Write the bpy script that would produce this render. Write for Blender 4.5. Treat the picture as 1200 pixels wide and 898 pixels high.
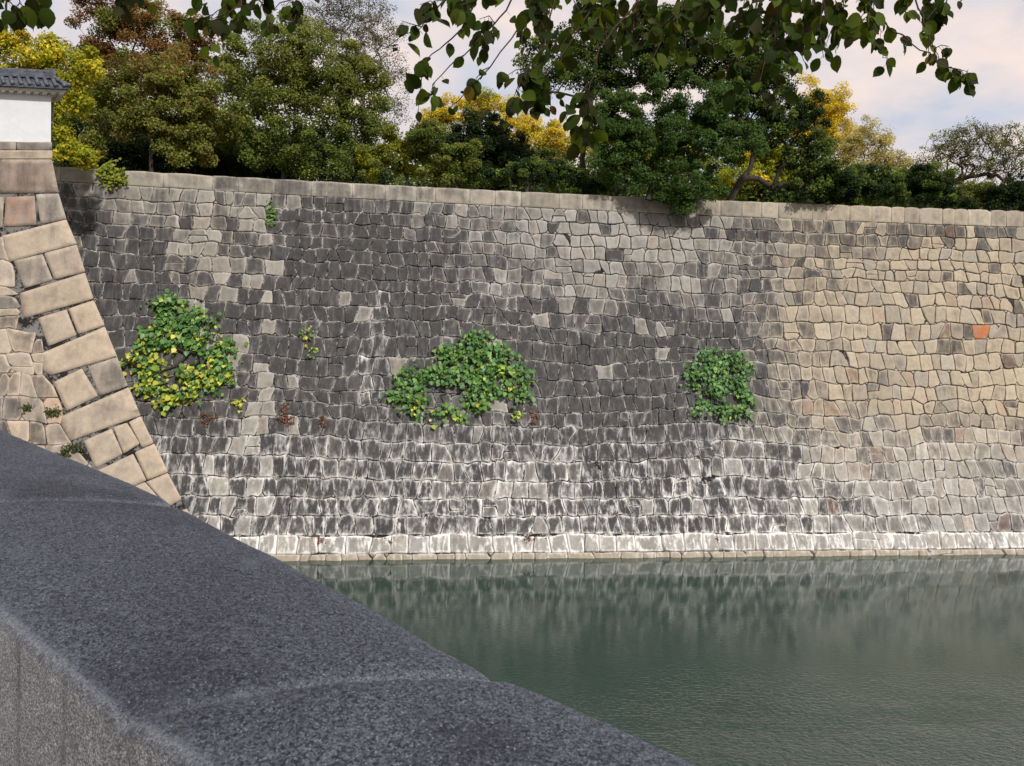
import bpy, math, random
import numpy as np
from mathutils import Matrix, Vector
random.seed(7); RS = np.random.RandomState(11)
SC = bpy.context.scene
for o in list(bpy.data.objects): bpy.data.objects.remove(o)
COL = SC.collection

# ------------------------------------------------------------------ camera
F, CX, CY = 906.0, 600.0, 449.0            # focal length and centre in photo pixels (1200 x 898)
EYE = 10.3
PITCH, ROLL = math.radians(1.5), math.radians(1.05)
_xa = np.array([math.cos(ROLL), 0, math.sin(ROLL)]); _ya = np.array([-math.sin(ROLL), 0, math.cos(ROLL)])
def _tilt(v):
    c, s = math.cos(PITCH), math.sin(PITCH)
    return np.array([v[0], v[1]*c + v[2]*s, -v[1]*s + v[2]*c])
XA, YA, VA = _tilt(_xa), _tilt(_ya), _tilt(np.array([0, 1.0, 0]))
CAM = np.array([0, 0, EYE])
cd = bpy.data.cameras.new('camera'); cam = bpy.data.objects.new('camera', cd); COL.objects.link(cam)
cam.matrix_world = Matrix(((XA[0], YA[0], -VA[0], CAM[0]), (XA[1], YA[1], -VA[1], CAM[1]), (XA[2], YA[2], -VA[2], CAM[2]), (0, 0, 0, 1)))
cd.sensor_width = 36; cd.lens = 36*F/1200; cd.clip_start = 0.05; cd.clip_end = 3000
cd.dof.use_dof = True; cd.dof.focus_distance = 36; cd.dof.aperture_fstop = 18
SC.camera = cam

# ------------------------------------------------------------------ sky, sun, exposure
SUN_AZ, SUN_EL = math.radians(152), math.radians(38)     # azimuth clockwise from +Y (view direction)
W = bpy.data.worlds.new('World'); SC.world = W; W.use_nodes = True
nt = W.node_tree; nt.nodes.clear()
out = nt.nodes.new('ShaderNodeOutputWorld'); sky = nt.nodes.new('ShaderNodeTexSky'); sky.sky_type = 'NISHITA'
sky.sun_disc = False; sky.sun_elevation = SUN_EL; sky.sun_rotation = SUN_AZ; sky.air_density = 1.2; sky.dust_density = 1.5
bg = nt.nodes.new('ShaderNodeBackground'); bg.inputs[1].default_value = 0.12; nt.links.new(sky.outputs[0], bg.inputs[0])
tc = nt.nodes.new('ShaderNodeTexCoord'); sep = nt.nodes.new('ShaderNodeSeparateXYZ'); nt.links.new(tc.outputs['Generated'], sep.inputs[0])
def wm(op, a, b=None, c=None):
    n = nt.nodes.new('ShaderNodeMath'); n.operation = op
    for i, v in enumerate((a, b, c)):
        if v is None: continue
        if isinstance(v, (int, float)): n.inputs[i].default_value = v
        else: nt.links.new(v, n.inputs[i])
    return n.outputs[0]
zz = wm('ADD', wm('MAXIMUM', sep.outputs[2], 0.0), 0.22)
cmb = nt.nodes.new('ShaderNodeCombineXYZ')
nt.links.new(wm('DIVIDE', sep.outputs[0], zz), cmb.inputs[0]); nt.links.new(wm('DIVIDE', sep.outputs[1], zz), cmb.inputs[1])
n1 = nt.nodes.new('ShaderNodeTexNoise'); n1.inputs['Scale'].default_value = 1.3; n1.inputs['Detail'].default_value = 9; n1.inputs['Roughness'].default_value = .55
mp = nt.nodes.new('ShaderNodeMapping'); mp.inputs['Location'].default_value = (3.1, 1.7, 0); nt.links.new(cmb.outputs[0], mp.inputs[0]); nt.links.new(mp.outputs[0], n1.inputs['Vector'])
n2 = nt.nodes.new('ShaderNodeTexNoise'); n2.inputs['Scale'].default_value = 3.2; n2.inputs['Detail'].default_value = 6; nt.links.new(cmb.outputs[0], n2.inputs['Vector'])
mr = nt.nodes.new('ShaderNodeMapRange'); mr.interpolation_type = 'SMOOTHSTEP'; mr.inputs[1].default_value = .33; mr.inputs[2].default_value = .49
nt.links.new(n1.outputs['Fac'], mr.inputs[0])
ramp = nt.nodes.new('ShaderNodeValToRGB'); e = ramp.color_ramp.elements
e[0].position = .36; e[0].color = (.62, .65, .75, 1); e[1].position = .62; e[1].color = (.96, .81, .745, 1)
nt.links.new(n2.outputs['Fac'], ramp.inputs[0])
bg2 = nt.nodes.new('ShaderNodeBackground'); bg2.inputs[1].default_value = 0.74; nt.links.new(ramp.outputs[0], bg2.inputs[0])
mx = nt.nodes.new('ShaderNodeMixShader'); nt.links.new(mr.outputs[0], mx.inputs[0]); nt.links.new(bg.outputs[0], mx.inputs[1]); nt.links.new(bg2.outputs[0], mx.inputs[2])
nt.links.new(mx.outputs[0], out.inputs[0])
sd = bpy.data.lights.new('sun', 'SUN'); sun = bpy.data.objects.new('sun', sd); COL.objects.link(sun)
sd.energy = 3.0; sd.angle = math.radians(3); sd.color = (1, .965, .91)
_sd = Vector((math.sin(SUN_AZ)*math.cos(SUN_EL), math.cos(SUN_AZ)*math.cos(SUN_EL), math.sin(SUN_EL)))
sun.rotation_euler = _sd.to_track_quat('Z', 'Y').to_euler(); sun.location = (0, -20, 60)
SC.view_settings.view_transform = 'Standard'; SC.view_settings.look = 'None'; SC.view_settings.gamma = 1
SC.view_settings.exposure = 0.42

# ------------------------------------------------------------------ projection helpers (used to place real geometry)
def ray(px, py):
    return XA*((px-CX)/F) + YA*((CY-py)/F) + VA
def rays(p):
    p = np.asarray(p, float)
    return ((p[:, 0]-CX)/F)[:, None]*XA + ((CY-p[:, 1])/F)[:, None]*YA + VA
def project(P):
    d = np.asarray(P) - CAM; w = d @ VA
    return np.stack([CX + F*(d @ XA)/w, CY - F*(d @ YA)/w], -1)
def at_depth(px, py, y):
    r = ray(px, py); return CAM + r*(y/r[1])
def solve(g, px, lo, hi, n=40):           # bisection on the world-y of each ray
    r = rays(px); r = r/r[:, 1:2]; lo = np.full(len(r), float(lo)); hi = np.full(len(r), float(hi))
    for _ in range(n):
        m = (lo+hi)/2; v = g(CAM + r*m[:, None]) < 0
        lo = np.where(v, m, lo); hi = np.where(v, hi, m)
    return CAM + r*((lo+hi)/2)[:, None]
def vnoise(x, y=None, seed=0):            # smooth value noise, -1..1
    x = np.asarray(x, float); y = np.zeros_like(x) if y is None else np.asarray(y, float)*np.ones_like(x)
    def h(i, j):
        s = np.sin(i*127.1 + j*311.7 + seed*74.7)*43758.5453; return 2*(s-np.floor(s))-1
    i, j = np.floor(x), np.floor(y); a, b = x-i, y-j; a = a*a*(3-2*a); b = b*b*(3-2*b)
    return (h(i, j)*(1-a)+h(i+1, j)*a)*(1-b) + (h(i, j+1)*(1-a)+h(i+1, j+1)*a)*b

# ------------------------------------------------------------------ object helpers
def tag(o, label=None, cat=None, group=None, kind=None):
    if label: o['label'] = label
    if cat: o['category'] = cat
    if group: o['group'] = group
    if kind: o['kind'] = kind
    return o
def empty(name, loc=(0, 0, 0)):
    o = bpy.data.objects.new(name, None); COL.objects.link(o); o.location = loc; o.empty_display_size = .3; return o
def mesh_obj(name, V, faces, mat, parent=None, attrs=None, smooth=False):
    me = bpy.data.meshes.new(name); V = np.asarray(V, float)
    if isinstance(faces, np.ndarray):
        k = faces.shape[1]; nf = len(faces)
        me.vertices.add(len(V)); me.vertices.foreach_set('co', V.ravel())
        me.loops.add(nf*k); me.loops.foreach_set('vertex_index', faces.ravel().astype(np.int32))
        me.polygons.add(nf); me.polygons.foreach_set('loop_start', (np.arange(nf)*k).astype(np.int32))
        try: me.polygons.foreach_set('loop_total', np.full(nf, k, np.int32))
        except Exception: pass
        me.update(calc_edges=True)
    else:
        me.from_pydata([tuple(v) for v in V], [], faces); me.update()
    for n, a in (attrs or {}).items():
        a = np.asarray(a, float)
        if a.shape[1] == 3: a = np.hstack([a, np.ones((len(a), 1))])
        ca = me.color_attributes.new(n, 'FLOAT_COLOR', 'POINT'); ca.data.foreach_set('color', a.ravel())
    if smooth: me.polygons.foreach_set('use_smooth', np.ones(len(me.polygons), bool))
    for m in (mat if isinstance(mat, (list, tuple)) else [mat]): me.materials.append(m)
    o = bpy.data.objects.new(name, me); COL.objects.link(o)
    if parent is not None:
        o.parent = parent; o.matrix_parent_inverse = Matrix.Translation(-parent.location)
    return o

# ------------------------------------------------------------------ material helpers
class NT:
    def __init__(s, name):
        s.m = bpy.data.materials.new(name); s.m.use_nodes = True; s.t = s.m.node_tree; s.t.nodes.clear()
        s.out = s.t.nodes.new('ShaderNodeOutputMaterial'); s.geo = None
    def n(s, ty, **kw):
        n = s.t.nodes.new('ShaderNode'+ty)
        for k, v in kw.items(): setattr(n, k, v)
        return n
    def put(s, sock, v):
        if isinstance(v, bpy.types.NodeSocket): s.t.links.new(v, sock)
        elif isinstance(v, tuple) and len(v) == 3 and sock.type == 'RGBA': sock.default_value = (*v, 1)
        else: sock.default_value = v
    def math(s, op, a, b=None, c=None, clamp=False):
        n = s.n('Math', operation=op, use_clamp=clamp)
        for i, v in enumerate((a, b, c)):
            if v is not None: s.put(n.inputs[i], v)
        return n.outputs[0]
    def mix(s, f, a, b, mode='MIX'):
        n = s.n('Mix', data_type='RGBA', blend_type=mode, clamp_factor=True)
        s.put(n.inputs[0], f); s.put(n.inputs[6], a); s.put(n.inputs[7], b); return n.outputs[2]
    def step(s, v, a, b, lo=0.0, hi=1.0):
        n = s.n('MapRange', interpolation_type='SMOOTHSTEP'); s.put(n.inputs[0], v)
        for i, q in enumerate((a, b, lo, hi)): n.inputs[i+1].default_value = q
        return n.outputs[0]
    def pos(s):
        if s.geo is None: s.geo = s.n('NewGeometry')
        return s.geo.outputs['Position']
    def noise(s, scale, detail=4, rough=.55, vec=None, stretch=None, dist=0.0):
        vec = vec or s.pos()
        if stretch:
            m = s.n('Mapping'); s.t.links.new(vec, m.inputs[0]); m.inputs['Scale'].default_value = stretch; vec = m.outputs[0]
        n = s.n('TexNoise'); n.inputs['Scale'].default_value = scale; n.inputs['Detail'].default_value = detail
        n.inputs['Roughness'].default_value = rough; n.inputs['Distortion'].default_value = dist
        s.t.links.new(vec, n.inputs['Vector']); return n.outputs['Fac']
    def attr(s, name):
        n = s.n('Attribute', attribute_name=name); sp = s.n('SeparateColor'); s.t.links.new(n.outputs['Color'], sp.inputs[0])
        return n.outputs['Color'], sp.outputs[0], sp.outputs[1], sp.outputs[2], n.outputs['Alpha']
    def bump(s, h, strength=.5, dist=.02, nrm=None):
        b = s.n('Bump'); b.inputs['Strength'].default_value = strength; b.inputs['Distance'].default_value = dist; s.put(b.inputs['Height'], h)
        if nrm is not None: s.put(b.inputs['Normal'], nrm)
        return b.outputs[0]
    def done(s, color, rough=.85, nrm=None, spec=.3, **kw):
        p = s.n('BsdfPrincipled'); s.put(p.inputs['Base Color'], color); s.put(p.inputs['Roughness'], rough)
        p.inputs['Specular IOR Level'].default_value = spec
        if nrm is not None: s.put(p.inputs['Normal'], nrm)
        for k, v in kw.items(): s.put(p.inputs[k], v)
        s.t.links.new(p.outputs[0], s.out.inputs[0]); return s.m

def stone_material(name, light, tan, dark=(.014, .014, .017), joint=False):
    """weathered castle stone. col: R stain, G tan-ness, B edge, A random; dep: R white deposit, G waterline, B rust"""
    s = NT(name); _, st, tn, ed, rnd = s.attr('col'); _, wh, wl, ru, _ = s.attr('dep')
    big, med, fine = s.noise(.9, 5), s.noise(4.5, 5, .6), s.noise(26, 4, .65)
    streak = s.noise(1.0, 4, .6, stretch=(3.2, 3.2, .34)); streak2 = s.noise(1.0, 6, .68, stretch=(3.6, 3.6, .42)); blot = s.noise(1.7, 4, .6)
    c = s.mix(tn, light, tan)
    c = s.mix(s.step(rnd, .74, .98, 0, .45), c, (.38, .28, .21)); c = s.mix(s.step(rnd, .30, .04, 0, .6), c, (.235, .222, .195)); rb = s.math('FRACT', s.math('MULTIPLY', rnd, 7.31)); c = s.mix(s.step(rb, .5, 1.0, 0, .42), c, (.17, .145, .115)); c = s.mix(s.step(rb, .22, 0.0, 0, .22), c, (.62, .56, .46))
    v = s.math('ADD', .62, s.math('MULTIPLY', s.math('ADD', s.math('MULTIPLY', med, .55), s.math('MULTIPLY', fine, .45)), .76))
    c = s.mix(1.0, c, s.n('CombineColor').outputs[0], 'MULTIPLY') if False else s.mix(s.step(v, .80, 1.2), s.mix(.42, c, (.10, .09, .08)), s.mix(.15, c, (.75, .70, .62)))
    # dark biological crust
    k = s.math('ADD', st, s.math('ADD', s.math('MULTIPLY', s.math('SUBTRACT', med, .5), .4), s.math('ADD', s.math('MULTIPLY', s.math('SUBTRACT', blot, .5), .55), s.math('MULTIPLY', s.math('SUBTRACT', streak, .5), .6))))
    k = s.math('SUBTRACT', k, s.math('MULTIPLY', ed, s.step(s.math('ADD', s.math('MULTIPLY', big, .5), s.math('MULTIPLY', med, .5)), .40, .62, .06, .48)))
    k = s.step(k, .12, .84)
    dk = s.mix(s.step(fine, .3, .7), dark, (dark[0]*1.9, dark[1]*1.85, dark[2]*1.85))
    fst = s.noise(1.0, 3, .6, stretch=(24, 24, 2.2))
    dk = s.mix(s.step(fst, .50, .72, 0, .6), dk, (.095, .093, .092)); dk = s.mix(s.step(big, .4, .7, 0, .45), dk, (.048, .047, .048))
    c = s.mix(s.math('MULTIPLY', k, .96), c, dk)
    # pale mineral deposit running down from joints
    w = s.math('MULTIPLY', wh, s.step(s.math('ADD', s.math('MULTIPLY', streak2, .85), s.math('MULTIPLY', ed, .12)), .40, .66))
    c = s.mix(w, c, (.74, .72, .69))
    c = s.mix(s.math('MULTIPLY', s.math('SUBTRACT', 1.0, ed), s.step(blot, .45, .7, .10, .34)), c, (.13, .12, .11)); c = s.mix(s.math('MULTIPLY', ru, s.step(med, .3, .6)), c, (.42, .13, .035))
    c = s.mix(s.math('MULTIPLY', wl, s.step(med, .25, .7, .5, 1)), c, (.16, .11, .05))
    h = s.math('ADD', s.math('MULTIPLY', med, .6), s.math('MULTIPLY', fine, .4))
    return s.done(c, .88, s.bump(h, .75, .035), .25)

def simple_mat(name, a, b, scale=8, rough=.8, bump=.4, dist=.01, stretch=None, detail=5):
    s = NT(name); n = s.noise(scale, detail, .6, stretch=stretch); n2 = s.noise(scale*5, 4, .6)
    c = s.mix(s.step(s.math('ADD', s.math('MULTIPLY', n, .65), s.math('MULTIPLY', n2, .35)), .33, .67), a, b)
    return s.done(c, rough, s.bump(s.math('ADD', n, n2), bump, dist), .3)

def leaf_material(name, trans=.45, rough=.5, spec=.3):
    s = NT(name); col = s.attr('lc')[0]
    d = s.n('BsdfPrincipled'); s.put(d.inputs['Base Color'], col); d.inputs['Roughness'].default_value = rough; d.inputs['Specular IOR Level'].default_value = spec
    t = s.n('BsdfTranslucent'); s.put(t.inputs[0], s.mix(.5, col, s.mix(1.0, col, (1.6, 1.5, .5), 'MULTIPLY')))
    m = s.n('MixShader'); m.inputs[0].default_value = trans; s.t.links.new(d.outputs[0], m.inputs[1]); s.t.links.new(t.outputs[0], m.inputs[2])
    s.t.links.new(m.outputs[0], s.out.inputs[0]); return s.m

M_RAMP = stone_material('rampart_stone', (.315, .315, .31), (.475, .38, .245))
M_BAST = stone_material('bastion_stone', (.37, .34, .295), (.51, .39, .275))
M_BARK = simple_mat('bark', (.020, .016, .013), (.060, .048, .038), 9, .9, .6, .02, (1, 1, .25))
M_BARKG = simple_mat('grey_bark', (.10, .085, .075), (.22, .18, .16), 9, .9, .5, .02, (1, 1, .25))
M_TWIG = simple_mat('twig_bark', (.035, .018, .014), (.085, .045, .035), 60, .7, .3, .002)
M_LEAF = leaf_material('tree_leaf', .44, .6, .14)
M_WLEAF = leaf_material('shrub_leaf', .30, .42)
M_FLEAF = leaf_material('overhanging_leaf', .50, .6, .12)
M_SOIL = simple_mat('plateau_soil', (.04, .045, .02), (.10, .085, .05), 1.2, .95, .6, .05)
M_GROUND = simple_mat('ground_soil', (.07, .065, .045), (.13, .12, .085), .2, .95, .3, .05)

# ------------------------------------------------------------------ stones
def chaikin(P, a=.11):
    Q = np.roll(P, -1, 0); return np.stack([P*(1-a)+Q*a, P*a+Q*(1-a)], 1).reshape(-1, 2)
def hull(P):
    P = sorted(map(tuple, P)); 
    def half(Q):
        h = []
        for p in Q:
            while len(h) > 1 and (h[-1][0]-h[-2][0])*(p[1]-h[-2][1])-(h[-1][1]-h[-2][1])*(p[0]-h[-2][0]) <= 0: h.pop()
            h.append(p)
        return h[:-1]
    return np.array(half(P)+half(P[::-1]))
class Stones:
    def __init__(s): s.V = []; s.F = []; s.C = []; s.D = []; s.n = 0
    def add(s, poly, mapf, col, dep, gap=.02, unit=1.0, back=.16, out=.05, bev=.035, round_=True, rough=.006, tl=.045):
        """poly (n,2) in surface coordinates, 'unit' = surface units per metre"""
        P = np.asarray(poly, float); c = P.mean(0); A_ = P-c; B_ = np.roll(P, -1, 0)-c
        if round_ and (A_[:, 0]*B_[:, 1]-A_[:, 1]*B_[:, 0]).min() < 0: P = hull(P)
        if round_: P = chaikin(P)
        c = P.mean(0); r = np.linalg.norm(P-c, axis=1); L = len(P)
        rm = max(r.mean(), 1e-6)
        def sh(d): return c + (P-c)*np.clip(1-(d*unit)/np.maximum(r*.75, rm*.55), .05, 1)[:, None]
        pr = out*(.6+.8*random.random()); tilt = RS.normal(0, 1, 2)*tl
        rings = [(sh(gap), -back, 1), (sh(gap), pr*.35, 1), (sh(gap+bev*.45), pr*.8, 1), (sh(gap+bev*1.3), pr, .8), (c+(sh(gap)-c)*.72, pr*1.08, .16), (c+(sh(gap)-c)*.45, pr*1.12, .0)]
        base = s.n
        for Q, h, e in rings:
            hh = np.full(L, float(h)) + (((Q-c)/unit) @ tilt if h > 0 else 0) + (RS.normal(0, 1, L)*rough if h > 0 else 0)
            s.V.append(mapf(Q[:, 0], Q[:, 1], hh)); s.C.append(np.tile([col[0], col[1], e, col[2]], (L, 1))); s.D.append(np.tile([*dep, 1], (L, 1)))
        s.V.append(mapf(c[:1], c[1:], np.array([pr*1.15]))); s.C.append(np.array([[col[0], col[1], 0, col[2]]])); s.D.append(np.array([[*dep, 1]]))
        for k in range(len(rings)-1):
            for i in range(L):
                j = (i+1) % L; s.F.append((base+k*L+i, base+k*L+j, base+(k+1)*L+j, base+(k+1)*L+i))
        cc = base+len(rings)*L
        for i in range(L): s.F.append((cc-L+i, cc-L+(i+1) % L, cc))
        s.n = cc+1
    def build(s, name, mat, parent=None):
        return mesh_obj(name, np.vstack(s.V), s.F, mat, parent, {'col': np.vstack(s.C), 'dep': np.vstack(s.D)}, smooth=True)

def knots(u0, u1, step, amp):
    k = np.arange(u0-2, u1+2, step); k = k+RS.uniform(-.3, .3, len(k))*step; v = RS.normal(0, amp, len(k)); return lambda u: np.interp(u, k, v)

def masonry(u0, u1, bounds, wmean, wsd=.24, wmin=.38, wmax=1.5, fill=.3, slant=.07, split=.10):
    """bounds: list of functions u->z. yields (polygon, is_filler)"""
    res = []
    for k in range(len(bounds)-1):
        lo, hi = bounds[k], bounds[k+1]; u = u0-RS.uniform(0, 1); js = [u]
        while u < u1:
            u += float(np.clip(wmean*math.exp(RS.normal(0, wsd)), wmin, wmax)); js.append(u)
        js = np.array(js); sl = RS.normal(0, slant, len(js)); mj = RS.normal(0, .025, len(js))
        chop = np.where(RS.rand(len(js)) < fill, RS.uniform(.10, .24, len(js)), 0)*wmean; side = RS.rand(len(js)) < .5
        for i in range(len(js)-1):
            a0, a1 = js[i]-sl[i], js[i]+sl[i]; b0, b1 = js[i+1]-sl[i+1], js[i+1]+sl[i+1]
            if min(b0-a0, b1-a1) < .2*wmean: continue
            zl = lambda q: float(lo(q)); zh = lambda q: float(hi(q))
            P = []
            cB0 = chop[i] if side[i] else 0; cT0 = chop[i] if not side[i] else 0
            cB1 = chop[i+1] if side[i+1] else 0; cT1 = chop[i+1] if not side[i+1] else 0
            h0 = zh(a1)-zl(a0); h1 = zh(b1)-zl(b0)
            P.append((a0+cB0*.9, zl(a0+cB0*.9)))
            for t in (.33, .66): q = a0+(b0-a0)*t; P.append((q, zl(q)))
            P.append((b0-cB1*.9, zl(b0-cB1*.9)))
            if cB1: P.append((b0, zl(b0)+min(cB1*1.1, h1*.4)))
            P.append(((b0+b1)/2+mj[i+1], (zl(b0)+zh(b1))/2))
            if cT1: P.append((b1, zh(b1)-min(cT1*1.1, h1*.4)))
            P.append((b1-cT1*.9, zh(b1-cT1*.9)))
            for t in (.66, .33): q = a1+(b1-a1)*t; P.append((q, zh(q)))
            P.append((a1+cT0*.9, zh(a1+cT0*.9)))
            if cT0: P.append((a1, zh(a1)-min(cT0*1.1, h0*.4)))
            P.append(((a0+a1)/2+mj[i], (zl(a0)+zh(a1))/2))
            if cB0: P.append((a0, zl(a0)+min(cB0*1.1, h0*.4)))
            P = np.array(P)
            if RS.rand() < split:
                zc = P[:, 1].mean() + RS.normal(0, .05)*wmean + 0.1*wmean*RS.choice([-1, 1]); t_ = RS.normal(0, .05)
                f = lambda p: zc+(p[:, 0]-P[:, 0].mean())*t_
                A = P.copy(); A[:, 1] = np.minimum(A[:, 1], f(A)); B = P.copy(); B[:, 1] = np.maximum(B[:, 1], f(B)); res += [(A, 0), (B, 0)]
            else: res.append((P, 0))
            if chop[i] > 0:
                c = chop[i]
                if side[i]: z = zl(a0); T = [(a0-c*.85, z+.0), (a0+c*.85, z), (a0+.01, z+min(c, h0*.4))]
                else: z = zh(a1); T = [(a1-c*.85, z), (a1, z-min(c, h0*.4)), (a1+c*.85, z)]
                res.append((np.array(T), 1))
    return res

# ------------------------------------------------------------------ the great rampart
def hitz(px, py, z):
    r = ray(px, py); return CAM + r*((z-EYE)/r[2])
G0, G1 = hitz(340, 656, 0), hitz(1200, 648.5, 0)
DIR = (G1-G0)/np.linalg.norm(G1-G0); NB = np.array([-DIR[1], DIR[0], 0])       # NB points into the bank
if NB[1] < 0: NB = -NB
HN, INS = 20.5, 5.2
def inset(z): t = np.clip(z/HN, -.2, 1.2); return INS*(1-np.sign(1-t)*np.abs(1-t)**1.7)
def dinset(z): t = np.clip(z/HN, -.2, .999); return INS*1.7/HN*np.maximum(1-t, 0)**.7
def wall_map(u, z, h):
    u, z, h = (np.asarray(a, float) for a in (u, z, h)); s = dinset(z); q = 1/np.sqrt(1+s*s)
    nrm = -NB[None]*q[:, None] + np.array([0, 0, 1.])[None]*(s*q)[:, None]
    return G0[None]+u[:, None]*DIR + NB*inset(z)[:, None] + np.array([0, 0, 1.])*z[:, None] + nrm*h[:, None]
gw = lambda P: (P-G0) @ NB - inset(P[:, 2])
def wall_hit(px): P = solve(gw, px, 20, 120); return (P-G0) @ DIR, P[:, 2]
cpx = np.array([(70, 197), (200, 203), (300, 208.5), (400, 213), (500, 218.5), (600, 224.5), (700, 229.5), (800, 234), (900, 238), (1000, 241.5), (1100, 244.5), (1200, 247)], float)
cu, cz = wall_hit(cpx); 
cz = np.polyval(np.polyfit(cu, cz, 2), cu)
def top(u): return np.interp(u, cu, cz)
U0, U1 = float(cu[0])-6, float(cu[-1])+16
print('wall top', cz.min(), cz.max(), 'u', cu.min(), cu.max(), 'dist', G0, G1)
PLAT = float(cz.max())-.35
cop_h = lambda u: np.interp(u, [cu[0], cu[-1]], [.80, 1.02])

TX = [80, 170, 260, 350, 440, 530, 620, 710, 800, 890, 980, 1070, 1160]
TY = [225, 260, 300, 340, 380, 420, 460, 500, 540, 580, 615, 640]
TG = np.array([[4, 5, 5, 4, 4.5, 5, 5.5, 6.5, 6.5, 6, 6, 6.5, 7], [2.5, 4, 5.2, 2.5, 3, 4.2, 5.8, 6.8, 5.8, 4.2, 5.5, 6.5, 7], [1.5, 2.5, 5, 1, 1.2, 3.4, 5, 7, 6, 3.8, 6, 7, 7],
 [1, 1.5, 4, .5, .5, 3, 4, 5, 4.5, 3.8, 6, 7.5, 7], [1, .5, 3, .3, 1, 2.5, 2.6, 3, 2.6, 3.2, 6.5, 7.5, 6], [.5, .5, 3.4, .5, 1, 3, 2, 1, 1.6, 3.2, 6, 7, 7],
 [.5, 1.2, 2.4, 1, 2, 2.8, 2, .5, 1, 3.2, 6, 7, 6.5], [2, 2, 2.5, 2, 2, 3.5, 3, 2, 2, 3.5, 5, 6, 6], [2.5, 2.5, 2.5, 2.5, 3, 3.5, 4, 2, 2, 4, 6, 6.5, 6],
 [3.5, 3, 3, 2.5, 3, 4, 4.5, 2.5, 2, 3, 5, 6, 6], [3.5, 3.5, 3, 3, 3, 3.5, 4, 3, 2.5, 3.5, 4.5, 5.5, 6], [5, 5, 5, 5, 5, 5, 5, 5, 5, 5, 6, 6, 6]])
def grid(G, x, y):
    fx = np.interp(x, TX, range(len(TX))); fy = np.interp(y, TY, range(len(TY))); i = int(min(fx, len(TX)-2)); j = int(min(fy, len(TY)-2)); a, b = fx-i, fy-j
    return (G[j, i]*(1-a)+G[j, i+1]*a)*(1-b)+(G[j+1, i]*(1-a)+G[j+1, i+1]*a)*b
def wall_tone(u, z):
    """weathering record of the real wall: returns (stain, tan), (white, waterline, rust)"""
    P = wall_map([u], [z], [0]); x, y = project(P)[0]
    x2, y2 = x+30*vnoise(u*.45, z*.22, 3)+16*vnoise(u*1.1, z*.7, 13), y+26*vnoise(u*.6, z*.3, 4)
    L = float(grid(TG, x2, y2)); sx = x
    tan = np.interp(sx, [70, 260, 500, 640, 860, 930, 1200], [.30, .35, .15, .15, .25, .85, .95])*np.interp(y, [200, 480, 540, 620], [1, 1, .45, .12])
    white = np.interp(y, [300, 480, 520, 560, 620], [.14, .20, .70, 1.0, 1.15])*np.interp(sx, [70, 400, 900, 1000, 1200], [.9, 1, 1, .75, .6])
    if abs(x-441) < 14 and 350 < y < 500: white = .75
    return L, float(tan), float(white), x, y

rampart = empty('stone_rampart', tuple(G0)); tag(rampart, 'huge battered dry stone rampart across the moat, dark stained in the middle', 'rampart wall')
st = Stones()
zc0 = 1.12
NR = 21; wts = np.linspace(1.15, .86, NR)*(1+RS.uniform(-.1, .1, NR)); tk = np.concatenate([[0], np.cumsum(wts)])/wts.sum()
bl = []
for k in range(NR+1):
    kf = knots(U0, U1, .42, .062 if 0 < k < NR else .012)
    def f(u, k=k, kf=kf):
        A = .36*math.sin(math.pi*tk[k]); T = top(u)-cop_h(u)
        return zc0+(T-zc0)*tk[k] + A*vnoise(np.asarray(u, float)*.13, k*.33, 5)*.9 + .10*math.sin(math.pi*tk[k])*vnoise(np.asarray(u, float)*.6, k*.5, 6) + kf(u)
    bl.append(f)
ncount = 0
for P, filler in masonry(U0, U1, bl, .755, .21, .42, 1.1, .46, .08, .045):
    c = P.mean(0); L, tan, white, x, y = wall_tone(c[0], c[1])
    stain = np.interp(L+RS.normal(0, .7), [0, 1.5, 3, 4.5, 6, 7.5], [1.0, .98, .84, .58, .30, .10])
    rr = RS.rand()
    if L > 4.5 and rr < .07: stain = .85
    if L < 3.5 and rr < .035: stain = .42
    if L < 5.5 and 225 < x < 320 and rr < .35: stain = .3
    if filler: stain = stain*.55; white = min(1, white+.2)
    rust = 1.0 if abs(x-1155) < 7 and abs(y-395) < 8 and not filler else (.14 if x > 900 and RS.rand() < .03 else 0.0)
    if x > 900 and 256 < y < 284 and rr < .55: stain = .66; L = 4
    if L > 5.5 and x > 860: stain = min(stain, .62); white *= .3 if y < 500 else .8
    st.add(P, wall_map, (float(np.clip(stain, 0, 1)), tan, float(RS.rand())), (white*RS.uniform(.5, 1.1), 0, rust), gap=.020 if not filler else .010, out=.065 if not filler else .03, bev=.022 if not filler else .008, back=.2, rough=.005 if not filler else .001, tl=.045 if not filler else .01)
    ncount += 1
print('stones', ncount)
st.build('stone_facing', M_RAMP, rampart)
# pale bottom course, standing proud, and small footing stones at the waterline
st = Stones(); kf = knots(U0, U1, .7, .03)
ff = [lambda u: .22+0*np.asarray(u, float)+kf(u), lambda u: zc0-.02+.10*vnoise(np.asarray(u, float)*.9, 0, 8)]
for P, filler in masonry(U0, U1, ff, 1.02, .22, .6, 1.6, .15, .05, .03):
    st.add(P, wall_map, (RS.uniform(.0, .12), RS.uniform(0, .3), RS.uniform(.35, .65)), (1.7, 0, 0), gap=.012, out=.16, bev=.05, back=.1)
fb = [lambda u: -.5+0*np.asarray(u, float), lambda u: .21+.02*vnoise(np.asarray(u, float)*1.3, 0, 9)]
for P, filler in masonry(U0, U1, fb, .95, .35, .4, 1.8, .3, .08, .2):
    st.add(P, wall_map, (.05, .6, .5), (.8, .30, 0), gap=.004, out=.20, bev=.03, back=.1)
st.build('base_course', M_RAMP, rampart)
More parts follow.
